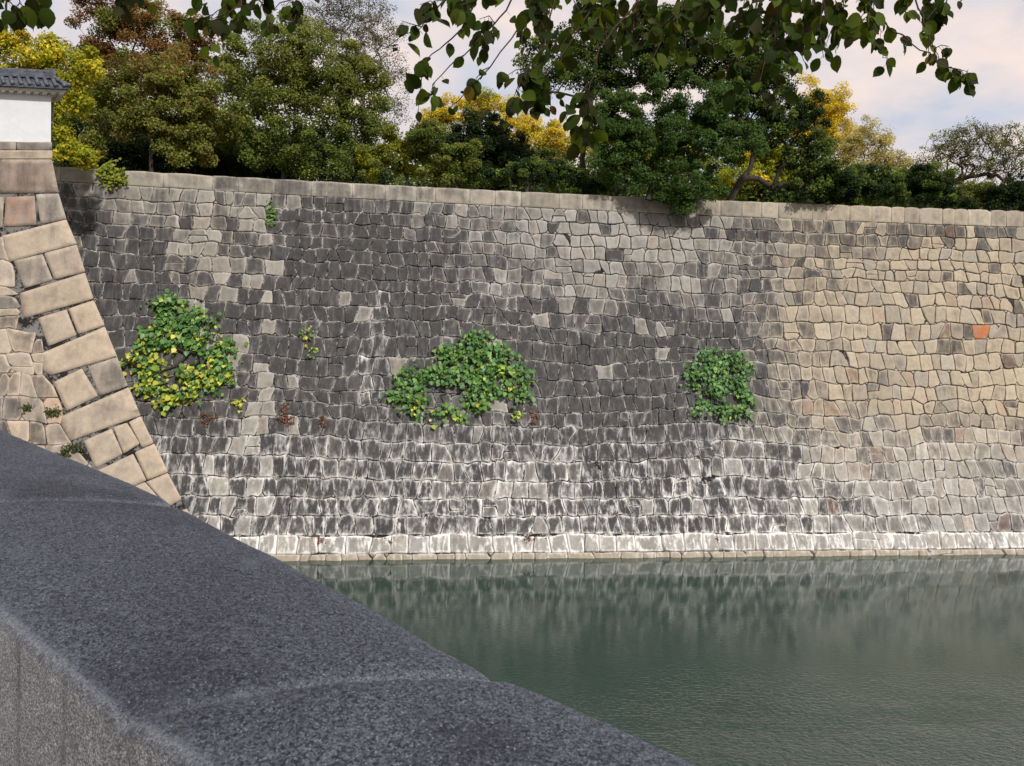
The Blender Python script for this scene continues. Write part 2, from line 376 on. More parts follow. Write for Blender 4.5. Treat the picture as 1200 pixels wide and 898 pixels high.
# coping
st = Stones(); u = U0
while u < U1:
    fr = (u-cu[0])/(cu[-1]-cu[0]); w = float(np.clip(RS.normal(2.0-.9*np.clip(fr, 0, 1), .38), .7, 2.9)); a, b = u, u+w; rough_ = .012+.03*float(np.clip((fr-.6)*3, 0, 1))
    zt = lambda q: float(top(q)); zb = lambda q: float(top(q)-cop_h(q))
    d = RS.normal(0, rough_, 2)
    P = np.array([(a, zb(a)), ((a+b)/2, zb((a+b)/2)), (b, zb(b)), (b, (zt(b)+zb(b))/2), (b, zt(b)-abs(d[0])*1.4), (b-.2*w, zt(b)), ((a+b)/2, zt(a)+rough_*.8), (a+.2*w, zt(a)), (a, zt(a)-abs(d[1])*1.4), (a, (zt(a)+zb(a))/2)])
    pc = project(wall_map([a+w/2], [zb(a)], [0]))[0]
    stn = np.interp(pc[0], [60, 220, 240, 420, 520, 700, 1200], [.35, .32, .50, .48, .36, .28, .20])+RS.normal(0, .07)
    st.add(P, wall_map, (float(stn), float(np.interp(pc[0], [60, 240, 700, 1000], [.55, .5, .5, .8])), float(RS.uniform(.1, .9))), (.1, 0, 0), tl=.006, gap=.004, out=.05, bev=.010, back=1.0, round_=False)
    u = b
st.build('coping', M_RAMP, rampart)
# core behind the stones, seen only in the joints
def core(name, u0, u1, mapf, z0, z1f, mat, parent, nu, nz, colf):
    U = np.linspace(u0, u1, nu); T = np.linspace(0, 1, nz); uu, tt = np.meshgrid(U, T); zz_ = z0+(z1f(uu)-z0)*tt
    V = mapf(uu.ravel(), zz_.ravel(), np.full(uu.size, .0)); C = np.array([colf(a, b) for a, b in zip(uu.ravel(), zz_.ravel())])
    i = np.arange(nz-1)[:, None]*nu+np.arange(nu-1)[None]; i = i.ravel(); Fc = np.stack([i, i+1, i+nu+1, i+nu], 1)
    return mesh_obj(name, V, Fc, mat, parent, {'col': C}, smooth=True)
s = NT('joint_fill'); _, a_, b_, c_, _ = s.attr('col'); nj = s.noise(2.2, 5, .65); nk = s.noise(14, 3)
cj = s.mix(s.math('MULTIPLY', a_, s.step(s.math('ADD', s.math('MULTIPLY', nj, .7), s.math('MULTIPLY', nk, .3)), .47, .56)), (.020, .018, .017), (.48, .46, .435))
M_JOINT = s.done(cj, .95, s.bump(nk, .5, .02), .1)
def jc(u, z):
    L, tan, white, x, y = wall_tone(u, z); v = np.interp(L, [1, 3.5, 5, 6.5], [.75, .9, .5, .06]) if y < 500 else .9
    return (float(v), 0, 0, 1)
core('joint_fill', U0, U1, wall_map, -.6, lambda u: top(u)-.1, M_JOINT, rampart, 150, 50, jc)

# ------------------------------------------------------------------ bastion on the left
AZF = math.atan2(DIR[0], DIR[1]); DF = np.array([math.sin(AZF), math.cos(AZF), 0]); NF = np.array([DF[1], -DF[0], 0])    # NF outward, to the moat
C0 = at_depth(61, 187, 30.0); ZT = C0[2]; BI = 4.2
def bat(z): return BI*np.clip((ZT-z)/ZT, 0, 1.05)**1.5
def dbat(z): return BI*1.5/ZT*np.clip((ZT-z)/ZT, 0, 1.05)**.5
gb = lambda P: -((P-C0) @ NF - bat(P[:, 2]))
def bast_hit(px): return solve(gb, px, 14, 60)
def bast_map(x, ny, h):                   # x = photo column, ny = -photo row, h = metres outward
    P = bast_hit(np.stack([x, -ny], 1)); s_ = dbat(P[:, 2]); q = 1/np.sqrt(1+s_*s_)
    return P + (NF[None]*q[:, None]+np.array([0, 0, 1.])*(s_*q)[:, None])*np.asarray(h)[:, None] - DF[None]*(np.maximum(-np.asarray(h), 0)*.75)[:, None]
edge = np.array([(61, 160), (62, 187), (69, 226), (78, 257), (90, 286), (100, 319), (110, 351), (123, 382), (137, 418), (150, 453), (165, 487), (180, 519), (197, 553), (213, 585), (225, 607), (262, 675), (300, 742), (318, 775)], float)
EP = bast_hit(edge)
def corner(z): z = np.asarray(z, float); o = np.argsort(EP[:, 2]); return np.stack([np.interp(z, EP[o, 2], EP[o, 0]), np.interp(z, EP[o, 2], EP[o, 1]), z], -1)
print('bastion top', ZT, C0, 'bottom', EP[-1])
bastion = empty('stone_bastion', tuple(corner(0.0))); tag(bastion, 'tan stone bastion at left whose curved corner sweeps down to the moat', 'bastion')
qs = Stones()
def q(pts, stain=.08, rnd=.5, tan=.6, rust=0, white=0):
    P = np.array([(x, -y) for x, y in pts], float)
    if np.sum(P[:, 0]*np.roll(P[:, 1], -1)-np.roll(P[:, 0], -1)*P[:, 1]) < 0: P = P[::-1]
    R = []                                # subdivide long edges so the rounding stays tight
    for a, b in zip(P, np.roll(P, -1, 0)):
        n = max(1, int(np.linalg.norm(b-a)/6)); R += [a+(b-a)*t for t in np.arange(n)/n]
    qs.add(chaikin(np.array(R), .15), bast_map, (stain+.15, tan, rnd), (white, 0, rust), gap=-.028, unit=30, back=.35, out=.016, bev=.009, round_=False, rough=.001, tl=.004)
q([(0, 187), (61, 187), (69, 226), (0, 227)], .30, .8, .5, .10); q([(-75, 188), (-1, 187), (-1, 227), (-80, 228)], .3)
for x0, x1, y0, y1 in [(20, 61, 166.5, 176), (-45, 19, 166, 176), (-110, -46, 165.5, 176)]: q([(x0, y0), (x1, y0), (x1, y1), (x0, y1)], .38, .3, .2)
for x0, x1, y0, y1 in [(-12, 61.5, 176.5, 186.5), (-90, -13, 176, 187)]: q([(x0, y0), (x1, y0), (x1, y1), (x0, y1)], .15, .6, .9)
q([(42, 228), (69, 227), (78, 257), (48, 263)], .28, .5, .3); q([(7, 231), (41, 230), (43, 264), (5, 266)], .22, .93, .3, .22); q([(-28, 233), (5, 231), (3, 267), (-30, 269)], .3)
q([(2, 277), (78, 257.5), (90, 286), (8, 308)], .10, .6, .8)
q([(52, 297), (90, 287), (100, 318.5), (64, 328)], .16, .9, .7); q([(16, 306), (50, 298), (62, 328), (29, 338)], .33, .6, .5)
q([(23, 344), (100, 320), (110, 350.5), (28, 373)], .08, .65, 1)
q([(80, 362), (110, 352), (123, 381.5), (92, 392)], .10, .6, 1); q([(45, 373), (78, 363), (90, 393), (57, 406)], .12, .5, .8)
q([(45, 416), (123, 383), (137, 417.5), (60, 440), (50, 434)], .06, .6, .9)
q([(103, 430), (137, 419), (150, 452.5), (117, 464)], .34, .5, .5); q([(63, 448), (96, 432), (115, 464), (78, 482)], .07, .5, .9)
q([(68, 490), (151, 454), (165, 487), (82, 517)], .16, .6, .8)
q([(151, 495), (165, 488), (180, 519), (167, 525)], .08, .6, 1); q([(133, 501), (149, 495.5), (164, 520), (145, 532)], .07, .5, .9); q([(98, 517), (131, 502.5), (144, 532), (112, 549)], .04, .5, .8)
q([(158, 530.5), (181, 520), (197, 553), (173, 563)], .05, .6, 1); q([(112, 553), (156, 532), (172, 563), (147, 574)], .03, .5, .8)
q([(171, 565), (197, 554.5), (213, 585), (197, 594)], .02, .5, .8); q([(140, 578), (170, 565), (196, 595), (168, 610)], .02, .5, .7)
yy = 596.0
lens_ = [52, 90, 55, 92, 50, 90]
ed_x = lambda y: float(np.interp(y, edge[:, 1], edge[:, 0]))
for i, L_ in enumerate(lens_):
    x1, x2 = ed_x(yy), ed_x(yy+30); q([(x1-L_, yy+L_*.42), (x1, yy), (x2, yy+30), (x2-L_+6, yy+30+L_*.42)], .05, .5, .7)
    yy += 31
qs.build('corner_stones', M_BAST, bastion)
inner = lambda y: np.interp(y, [228, 268, 270, 306, 308, 340, 372, 374, 408, 440, 444, 485, 490, 517, 550, 575, 610, 640, 760], [-28, -28, 3, 8, 15, 22, 28, 44, 52, 50, 60, 76, 67, 82, 110, 112, 150, 90, 180])
b2 = Stones(); SCL = 27.0; bl2 = []
NB2 = 20
for k in range(NB2+1):
    kf2 = knots(-16, 8, .5, .05); y0 = -(228+(k*26.6)); bl2.append(lambda u, y0=y0, kf2=kf2, k=k: -(y0/SCL)+.14*vnoise(np.asarray(u, float)*.5, k, 3)+kf2(u))
bl2 = [(lambda u, f=f: -f(u)) for f in bl2][::-1]
for P, filler in masonry(-380/SCL, 200/SCL, bl2, .86, .3, .4, 1.5, .6, .12, .12):
    P = P*SCL; xb = inner(-P[:, 1]); P2 = P.copy(); P2[:, 0] = np.minimum(P[:, 0], xb)
    if (P[:, 0] < xb).mean() < .45 or np.ptp(P2[:, 0]) < 7: continue
    y = -P2[:, 1].mean(); b2.add(P2, bast_map, (float(RS.uniform(.12, .66)), float(RS.uniform(.6, 1)), float(RS.rand())), (.1, 0, .22 if RS.rand() < .06 else 0), gap=.006, unit=30, back=.3, out=.06, bev=.022, tl=.03)
b2.build('stone_facing', M_BAST, bastion)
# return face of the bastion (turned away from the causeway) and solid core
AZR = math.radians(-40); DR = np.array([math.sin(AZR), math.cos(AZR), 0]); NR_ = np.array([DR[1], -DR[0], 0])
def ret_map(u, z, h):
    return corner(z) + np.asarray(u)[:, None]*DR + NR_*np.asarray(h)[:, None]
b3 = Stones(); blr = [(lambda u, k=k, kf=knots(0, 14, .5, .05): k*ZT/17+kf(u)) for k in range(18)]
for P, filler in masonry(1.2, 12, blr, 1.15, .25, .6, 1.8, .2, .06, .05):
    b3.add(np.maximum(P, [.05, -1]), ret_map, (float(RS.uniform(.1, .6)), .5, float(RS.rand())), (.2, 0, 0), gap=.02, back=.25, out=.05, bev=.05)
b3.build('return_facing', M_BAST, bastion)
zs = np.linspace(-.5, ZT, 24); cz_ = corner(zs); Lf = 30.0
V = []; Fc = []
for z_, c_ in zip(zs, cz_):
    c_ = c_ - NF*.03 - NR_*.03 - 0*DF
    V += [tuple(c_-DF*Lf), tuple(c_), tuple(c_+DR*13)]
for i in range(len(zs)-1):
    a = i*3; Fc += [(a, a+1, a+4, a+3), (a+1, a+2, a+5, a+4)]
n_ = len(V)-3; V.append(tuple(np.array(V[n_])+np.array([0, 22, 0]))); Fc.append((n_, n_+1, n_+2, n_+3))
o = mesh_obj('core', V, Fc, M_JOINT, bastion, {'col': np.tile([.30, 0, 0, 1], (len(V), 1))})
# moss tufts in the joints of the bastion
# (added with the plants below)

# ------------------------------------------------------------------ plastered wall with tiled roof on the bastion
pw = empty('plastered_wall', tuple(C0)); tag(pw, 'white plastered wall with grey tiled roof standing on top of the left bastion', 'plaster wall')
M_PLASTER = simple_mat('white_plaster', (.55, .56, .58), (.62, .63, .65), 1.5, .8, .08, .003)
M_EAVE = simple_mat('eave_plaster', (.60, .54, .46), (.72, .66, .58), 3, .8, .15, .01)
M_TILE = simple_mat('roof_tile', (.020, .024, .032), (.12, .13, .155), 5, .38, .3, .01)
zp0 = at_depth(60, 167.5, 30.0)[2]; zp1 = at_depth(60, 110.5, 30.0)[2]; PC = np.array([*at_depth(60, 160, 30.0)[:2], 0])
def pl(s_, d, z): return PC - DF*(s_+.66*d) - NF*d + np.array([0, 0, z])        # s to the left, d into the bank
def box(s0, s1, d0, d1, z0, z1):
    V = [pl(s, d, z) for z in (z0, z1) for s, d in ((s0, d0), (s1, d0), (s1, d1), (s0, d1))]
    return V, [(0, 1, 2, 3), (4, 7, 6, 5), (0, 4, 5, 1), (1, 5, 6, 2), (2, 6, 7, 3), (3, 7, 4, 0)]
def join(parts):
    V = []; Fc = []
    for v, f in parts: n = len(V); V += list(v); Fc += [tuple(i+n for i in t) for t in f]
    return V, Fc
LW = 14.0; TH = .55
mesh_obj('wall', *box(0, LW, .05, .05+TH, zp0-.02, zp1+.05), M_PLASTER, pw)
mesh_obj('eave', *join([box(-.50, LW, -.26, TH+.36, zp1+.04, zp1+.11)] + [box(-.42+i*.3, -.42+i*.3+.16, -.20, TH+.3, zp1-.035, zp1+.045) for i in range(48)]), M_EAVE, pw)
def tube(pts, rad, n=6, cap=True):
    pts = [np.asarray(p, float) for p in pts]; V = []; Fc = []; rad = rad if hasattr(rad, '__len__') else [rad]*len(pts)
    prev = None
    for i, p in enumerate(pts):
        t = pts[min(i+1, len(pts)-1)]-pts[max(i-1, 0)]; t = t/(np.linalg.norm(t)+1e-9)
        a = np.cross(t, [0, 0, 1.]) if abs(t[2]) < .95 else np.cross(t, [1., 0, 0])
        if prev is not None: a = prev-t*np.dot(prev, t)
        a = a/(np.linalg.norm(a)+1e-9); prev = a; b = np.cross(t, a)
        for k in range(n): an = 2*math.pi*k/n; V.append(p+(a*math.cos(an)+b*math.sin(an))*rad[i])
    for i in range(len(pts)-1):
        for k in range(n): j = (k+1) % n; Fc.append((i*n+k, i*n+j, (i+1)*n+j, (i+1)*n+k))
    if cap: Fc.append(tuple(range(n-1, -1, -1))); Fc.append(tuple((len(pts)-1)*n+k for k in range(n)))
    return V, Fc
zr = at_depth(30, 82, 30.2)[2]; dm = .05+TH/2; HX = .60; RW = dm+.40      # ridge height, middle, half width
def slope(t, ext=0): return zp1+.16 + (zr-.26-(zp1+.16))*(t**1.15)          # concave sweep, t: 0 eave .. 1 ridge
prt = []
for sgn in (-1, 1):
    S = np.linspace(-.72, LW, 2); 
    V = []; Fc = []
    T = np.linspace(0, 1, 7)
    for t in T:
        d = dm+sgn*RW*(1-t)
        for s_ in (-.56+.50*t, LW): V.append(pl(s_, d, slope(t)))
        for s_ in (-.56+.50*t, LW): V.append(pl(s_, d, slope(t)-.07))
    for i in range(6):
        a = i*4; Fc += [(a, a+1, a+5, a+4), (a+2, a+3, a+7, a+6)]
    Fc += [(0, 1, 3, 2)]
    prt.append((V, Fc))
V = [pl(-.56+.50*t, dm+sg*RW*(1-t), slope(t)+.01) for t in np.linspace(0, 1, 7) for sg in (-1, 1)]
prt.append((V, [(2*i, 2*i+1, 2*i+3, 2*i+2) for i in range(6)]))
roof = mesh_obj('roof', *join(prt), M_TILE, pw)
tl = []
for sgn in (-1, 1):
    for i in range(46):
        s_ = -.40+i*.31; tmax = 1.0 if s_ > .05 else max(.25, (s_+.56)/.6)
        T = np.linspace(0, tmax, 6)
        tl.append(tube([pl(s_, dm+sgn*(RW*(1-t)+.03), slope(t)+.035+.012*(k % 2)) for k, t in enumerate(T)], [.078, .074, .078, .074, .078, .074], 8))
for sg in (-1, 1): tl.append(tube([pl(-.56+.50*t-.03, dm+sg*RW*(1-t), slope(t)+.07) for t in np.linspace(0, 1, 6)], .085, 8))
for k in (-1, 0, 1): tl.append(tube([pl(-.56+.50*t, dm+k*RW*.5*(1-t), slope(t)+.05) for t in np.linspace(0, .95, 5)], .07, 8))
mesh_obj('round_tiles', *join(tl), M_TILE, pw, smooth=True)
rg = [box(-.08, LW, dm-.17, dm+.17, zr-.32, zr-.22), box(-.10, LW, dm-.14, dm+.14, zr-.212, zr-.13), box(-.12, LW, dm-.11, dm+.11, zr-.122, zr-.06), tube([pl(-.14, dm, zr-.05), pl(LW, dm, zr-.05)], .085, 10), box(-.2, .02, dm-.15, dm+.15, zr-.28, zr+.06)]
mesh_obj('ridge', *join(rg), M_TILE, pw)
mesh_obj('brace', *join([tube([pl(-.12, 1.1, zp0-.2), pl(-.18, .75, zp1-.1)], .07, 6), tube([pl(-.14, .45, zp0+.9), pl(-.14, 1.05, zp0+.9)], .05, 6)]), M_BARKG, pw)

# ------------------------------------------------------------------ water and ground
s = NT('moat_water'); s.pos(); sp = s.n('SeparateXYZ'); s.t.links.new(s.geo.outputs['Position'], sp.inputs[0])
ruf = s.noise(.05, 3, .5, stretch=(1, 1.6, 1)); near = s.math('POWER', s.step(sp.outputs[1], 37, 12, .24, 1.0), 2.0)
wind = s.math('MULTIPLY', s.math('MULTIPLY', s.step(sp.outputs[1], 28, 15), s.step(sp.outputs[0], -1, 9)), s.step(s.noise(.12, 4, .6, stretch=(1, 1.8, 1)), .35, .6, .3, 1.0))
amt = s.math('ADD', s.math('MULTIPLY', near, s.step(ruf, .35, .65, .55, 1.0)), s.math('MULTIPLY', wind, 7.0))
w1 = s.noise(5.0, 1.5, .5, stretch=(1, 1.7, 1), dist=.6); w2 = s.noise(13, 2, .5, stretch=(1, 1.5, 1)); w3 = s.noise(.5, 2, .5)
hgt = s.math('ADD', s.math('ADD', s.math('MULTIPLY', w1, .42), s.math('MULTIPLY', w2, .10)), s.math('MULTIPLY', w3, .3))
bn = s.n('Bump'); s.put(bn.inputs['Height'], s.math('MULTIPLY', hgt, amt)); bn.inputs['Strength'].default_value = 1.0; bn.inputs['Distance'].default_value = .062
M_WATER = s.done(s.mix(s.step(s.noise(.08, 2), .35, .65), (.021, .044, .034), (.028, .053, .042)), .05, bn.outputs[0], .5, IOR=1.50)
def plane(name, x0, x1, y0, y1, z, mat): return mesh_obj(name, [(x0, y0, z), (x1, y0, z), (x1, y1, z), (x0, y1, z)], [(0, 1, 2, 3)], mat)
tag(plane('ground', -1500, 1500, -1500, 1500, -1.2, M_GROUND), kind='structure')
tag(plane('moat_water', -60, 140, -30, 60, 0, M_WATER), kind='structure')
# plateau behind the wall
a = wall_map(np.array([U0, U1]), np.array([PLAT, PLAT]), np.array([-.5, -.5])); a[:, 2] = PLAT-.25
V = [a[0], a[1], a[1]+np.array([40, 160, 0]), a[0]+np.array([-120, 160, 0])]
nu, nv = 60, 40; VV = []
for j in range(nv):
    for i in range(nu):
        p = (V[0]*(1-i/(nu-1))+V[1]*(i/(nu-1)))*(1-j/(nv-1)) + (V[3]*(1-i/(nu-1))+V[2]*(i/(nu-1)))*(j/(nv-1)); p = p.copy()
        p[2] += .12*vnoise(p[0]*.3, p[1]*.3)+ .02*j; VV.append(p)
i = (np.arange(nv-1)[:, None]*nu+np.arange(nu-1)[None]).ravel()
tag(mesh_obj('castle_grounds', np.array(VV), np.stack([i, i+1, i+nu+1, i+nu], 1), M_SOIL, smooth=True), kind='structure')

# ------------------------------------------------------------------ granite parapet
AZ, SL, HP = math.radians(-51), math.radians(4), .50
d1 = np.array([math.sin(AZ)*math.cos(SL), math.cos(AZ)*math.cos(SL), math.sin(SL)]); d2 = np.array([math.cos(AZ), -math.sin(AZ), 0]); pn = np.cross(d2, d1)
def hp(px, py): r = ray(px, py); return CAM + r*(-HP/np.dot(r, pn))
s = NT('granite'); vo = s.n('TexVoronoi'); vo.inputs['Scale'].default_value = 560; s.t.links.new(s.pos(), vo.inputs['Vector'])
gn = s.noise(260, 3, .6); gb_ = s.noise(7, 5, .6); gs = s.noise(1.0, 4, .6, stretch=(14, 14, 1.2)); gm = s.noise(140, 4, .65)
sn = s.n('SeparateXYZ'); s.t.links.new(s.geo.outputs['Normal'], sn.inputs[0])
sepc = s.n('SeparateColor'); s.t.links.new(vo.outputs['Color'], sepc.inputs[0])
gr = s.mix(s.step(sepc.outputs[0], .25, .8), (.10, .10, .10), (.36, .355, .35))
gr = s.mix(s.step(sepc.outputs[1], .78, .88, 0, .7), gr, (.07, .07, .072)); gr = s.mix(s.step(sepc.outputs[2], .84, .9), gr, (.62, .60, .58))
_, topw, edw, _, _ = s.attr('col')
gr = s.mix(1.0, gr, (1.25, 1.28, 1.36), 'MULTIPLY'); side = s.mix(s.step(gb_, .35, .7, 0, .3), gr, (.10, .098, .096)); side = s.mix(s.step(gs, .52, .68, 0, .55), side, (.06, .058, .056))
tp = s.mix(s.step(s.math('ADD', s.math('MULTIPLY', gm, .5), s.math('MULTIPLY', gn, .5)), .42, .60, 0, .95), (.010, .0125, .020), (.135, .155, .20))  # top face weathered dark, with bluish canopy shade painted into its colour
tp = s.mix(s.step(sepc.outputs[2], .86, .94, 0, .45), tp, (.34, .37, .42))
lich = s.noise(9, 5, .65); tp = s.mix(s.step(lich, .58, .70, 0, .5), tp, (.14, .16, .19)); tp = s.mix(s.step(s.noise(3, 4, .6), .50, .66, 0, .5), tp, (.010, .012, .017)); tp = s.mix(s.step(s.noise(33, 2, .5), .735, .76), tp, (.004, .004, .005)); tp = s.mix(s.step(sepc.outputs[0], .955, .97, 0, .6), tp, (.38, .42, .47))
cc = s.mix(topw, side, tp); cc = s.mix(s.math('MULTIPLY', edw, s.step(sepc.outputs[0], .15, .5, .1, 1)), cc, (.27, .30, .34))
M_GRAN = s.done(cc, .62, s.bump(s.math('ADD', s.math('MULTIPLY', gn, .5), gm), .9, .004), .5)
PA, NA = hp(587, 797), hp(139, 846); PB = hp(205, 591); NBk = hp(0, 728)
dn = (NBk-NA)/np.linalg.norm(NBk-NA); LB = np.linalg.norm(PB-PA); NB_ = NA+dn*LB*1.0
PCc = hp(0, 505); df = (PCc-PB)/np.linalg.norm(PCc-PB); PC_ = PB+df*2.4; NC_ = NB_+df*2.4
PD = hp(810, 898); dd = (PD-PA)/np.linalg.norm(PD-PA); PD_ = PA+dd*1.5; nd = hp(214, 898); dnn = (nd-NA)/np.linalg.norm(nd-NA); ND_ = NA+dnn*1.5
print('parapet width', np.linalg.norm(PA-NA), np.linalg.norm(PB-NB_), LB, PA, PB)
par = empty('granite_parapet', tuple(NB_)); tag(par, 'dark grey granite parapet of big blocks running across the foreground', 'parapet')
def block(A, B, C, D, hgt, nl, nw, raise_=0.0, res_seed=0, crown=.026):
    """A,B far edge (near joint -> far joint), D,C near edge; builds a crowned block with rounded arrises"""
    us = np.linspace(0, 1, nl); prof = []      # profile across: near side bottom, up, over, far side bottom
    r = .013; W_ = np.linalg.norm(A-D)
    ws = [(0, -hgt, 0)]
    for z_ in np.linspace(-hgt*.93, -r, 46): ws.append((0, z_, 0))
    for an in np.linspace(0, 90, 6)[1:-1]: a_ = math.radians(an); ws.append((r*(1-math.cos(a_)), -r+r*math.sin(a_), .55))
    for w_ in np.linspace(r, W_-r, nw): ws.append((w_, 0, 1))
    for an in np.linspace(90, 0, 6)[1:-1]: a_ = math.radians(an); ws.append((W_-r*(1-math.cos(a_)), -r+r*math.sin(a_), .8))
    for z_ in np.linspace(-r, -hgt, 12): ws.append((W_, z_, 0))
    ws = np.array(ws); V = []; Cc = []
    rng = np.random.RandomState(res_seed+3)
    for u in us:
        Fp = A+(B-A)*u+d2*(.004*vnoise(u*9+res_seed*7, 0, 3)+.007*math.sin(math.pi*u)*(1 if res_seed != 2 else .6)); Np = D+(C-D)*u; e_ = min(u, 1-u)*np.linalg.norm(B-A); endr = .012*math.exp(-(e_/.018)**1.0)*1.0
        wv = (Fp-Np)/W_; P = Np[None]+wv[None]*ws[:, :1]
        tt = ws[:, 0]/W_; cr = crown*(1-(2*tt-1)**2)
        zz_ = ws[:, 1]+np.where(ws[:, 1] > -.2, cr+raise_-endr, 0)
        P = P+pn[None]*np.where(ws[:, 1] > -.05, zz_, 0)[:, None]+np.array([0, 0, 1.])*np.where(ws[:, 1] > -.05, 0, ws[:, 1]+np.where(ws[:, 1] > -.2, raise_, 0))[:, None]
        V.append(P)
        edg = np.exp(-np.minimum(np.abs(ws[:, 0]-.012), 9)/.006)*(ws[:, 1] > -.03)*.9 + .28*np.exp(-np.abs(W_-ws[:, 0])/.02)*(ws[:, 1] > -.03) + .65*math.exp(-e_/.008)*(ws[:, 2] > .5)
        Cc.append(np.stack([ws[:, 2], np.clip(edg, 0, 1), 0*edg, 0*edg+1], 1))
    V = np.vstack(V); Cc = np.vstack(Cc); K = len(ws)
    nz = vnoise(V[:, 0]*90+V[:, 2]*40, V[:, 1]*90, 1)*.6+vnoise(V[:, 0]*210, V[:, 1]*210+V[:, 2]*90, 2)*.5+vnoise(V[:, 0]*28, V[:, 1]*28+V[:, 2]*20, 7)*.7
    up = Cc[:, 0]; V = V+pn[None]*(nz*.0019*(up > .9))[:, None]
    ii = (np.arange(nl-1)[:, None]*K+np.arange(K-1)[None]).ravel(); Fq = np.stack([ii, ii+1, ii+K+1, ii+K], 1)[:, ::-1]
    o = mesh_obj('block', V, Fq, M_GRAN, par, {'col': Cc}, smooth=True)
    # end faces
    import bmesh
    bm = bmesh.new(); bm.from_mesh(o.data); bm.verts.ensure_lookup_table()
    for base in (0, (nl-1)*K): bm.faces.new([bm.verts[base+i_] for i_ in range(K)])
    bmesh.ops.recalc_face_normals(bm, faces=bm.faces); bm.to_mesh(o.data); bm.free(); return o
ep = (PB-PA)/LB*.0045
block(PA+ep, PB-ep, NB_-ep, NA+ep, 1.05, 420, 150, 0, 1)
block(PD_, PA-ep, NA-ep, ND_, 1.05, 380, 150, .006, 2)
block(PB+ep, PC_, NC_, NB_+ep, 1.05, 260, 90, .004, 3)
# causeway: ground behind the parapet and its retaining wall below, down to the water
M_CAUSE = simple_mat('causeway_gravel', (.16, .15, .13), (.28, .26, .22), 6, .95, .5, .02)
dirP = (PC_-PD_); dirP[2] = 0; dirP /= np.linalg.norm(dirP); outP = np.array([-dirP[1], dirP[0], 0]); outP = outP if np.dot(outP, PA-NA) > 0 else -outP
ga = PD_.copy(); ga[2] = 0; base0 = ga-dirP*12-outP*.05; base1 = np.array([PC_[0], PC_[1], 0])+dirP*22-outP*.05
zg = EYE-1.52
def gquad(z): return [(*(base0[:2]), z), (*(base1[:2]), z), (*((base1-outP*14)[:2]), z), (*((base0-outP*14)[:2]), z)]
Vg = gquad(zg)+gquad(-1.0)
tag(mesh_obj('causeway', Vg, [(0, 1, 2, 3), (0, 4, 5, 1), (1, 5, 6, 2), (2, 6, 7, 3), (3, 7, 4, 0)], M_CAUSE), kind='structure')

# ------------------------------------------------------------------ foliage
def leaf_template(kind):
    if kind == 'quad':      # folded rhombus
        V = np.array([(0, -.5, 0), (.38, 0, .10), (0, .55, -.05), (-.38, 0, .10)]); Fc = np.array([(0, 1, 2), (0, 2, 3)])
    elif kind == 'broad':
        V = np.array([(0, -.42, 0), (.40, -.30, .06), (.46, .10, .10), (0, .62, -.10), (-.46, .10, .10), (-.40, -.30, .06), (0, .0, -.02)])
        Fc = np.array([(0, 1, 6), (1, 2, 6), (2, 3, 6), (3, 4, 6), (4, 5, 6), (5, 0, 6)])
    else:                   # ovate pointed leaf with a midrib fold and a curved blade
        ys = [-.5, -.40, -.2, .05, .28, .42, .5, .60]; ws = [0.0, .20, .345, .385, .30, .17, .075, 0]
        V = []; 
        for y, w in zip(ys, ws): c = -.25*(y+.1)**2; V += [(0, y, c-.02), (w, y, c+.07*w/.38), (-w, y, c+.07*w/.38)]
        V = np.array(V); Fc = []
        for i in range(len(ys)-1):
            a, b = 3*i, 3*(i+1); Fc += [(a, a+1, b+1), (a, b+1, b), (a, b, b+2), (a, b+2, a+2)]
        Fc = np.array(Fc)
    return V, Fc
def leaves(name, C, N, T, S, K, kind, mat, parent):
    """C centres, N normals, T tip directions, S sizes, K colours"""
    V0, F0 = leaf_template(kind); N = N/np.linalg.norm(N, axis=1)[:, None]; T = T-N*np.sum(T*N, 1)[:, None]; T = T/(np.linalg.norm(T, axis=1)[:, None]+1e-9); B = np.cross(T, N)
    V = C[:, None]+S[:, None, None]*(V0[None, :, :1]*B[:, None]+V0[None, :, 1:2]*T[:, None]+V0[None, :, 2:]*N[:, None])
    n, k = len(C), len(V0); Fc = (F0[None]+(np.arange(n)*k)[:, None, None]).reshape(-1, 3)
    return mesh_obj(name, V.reshape(-1, 3), Fc, mat, parent, {'lc': np.repeat(K, k, 0)}, smooth=(kind == 'ovate'))
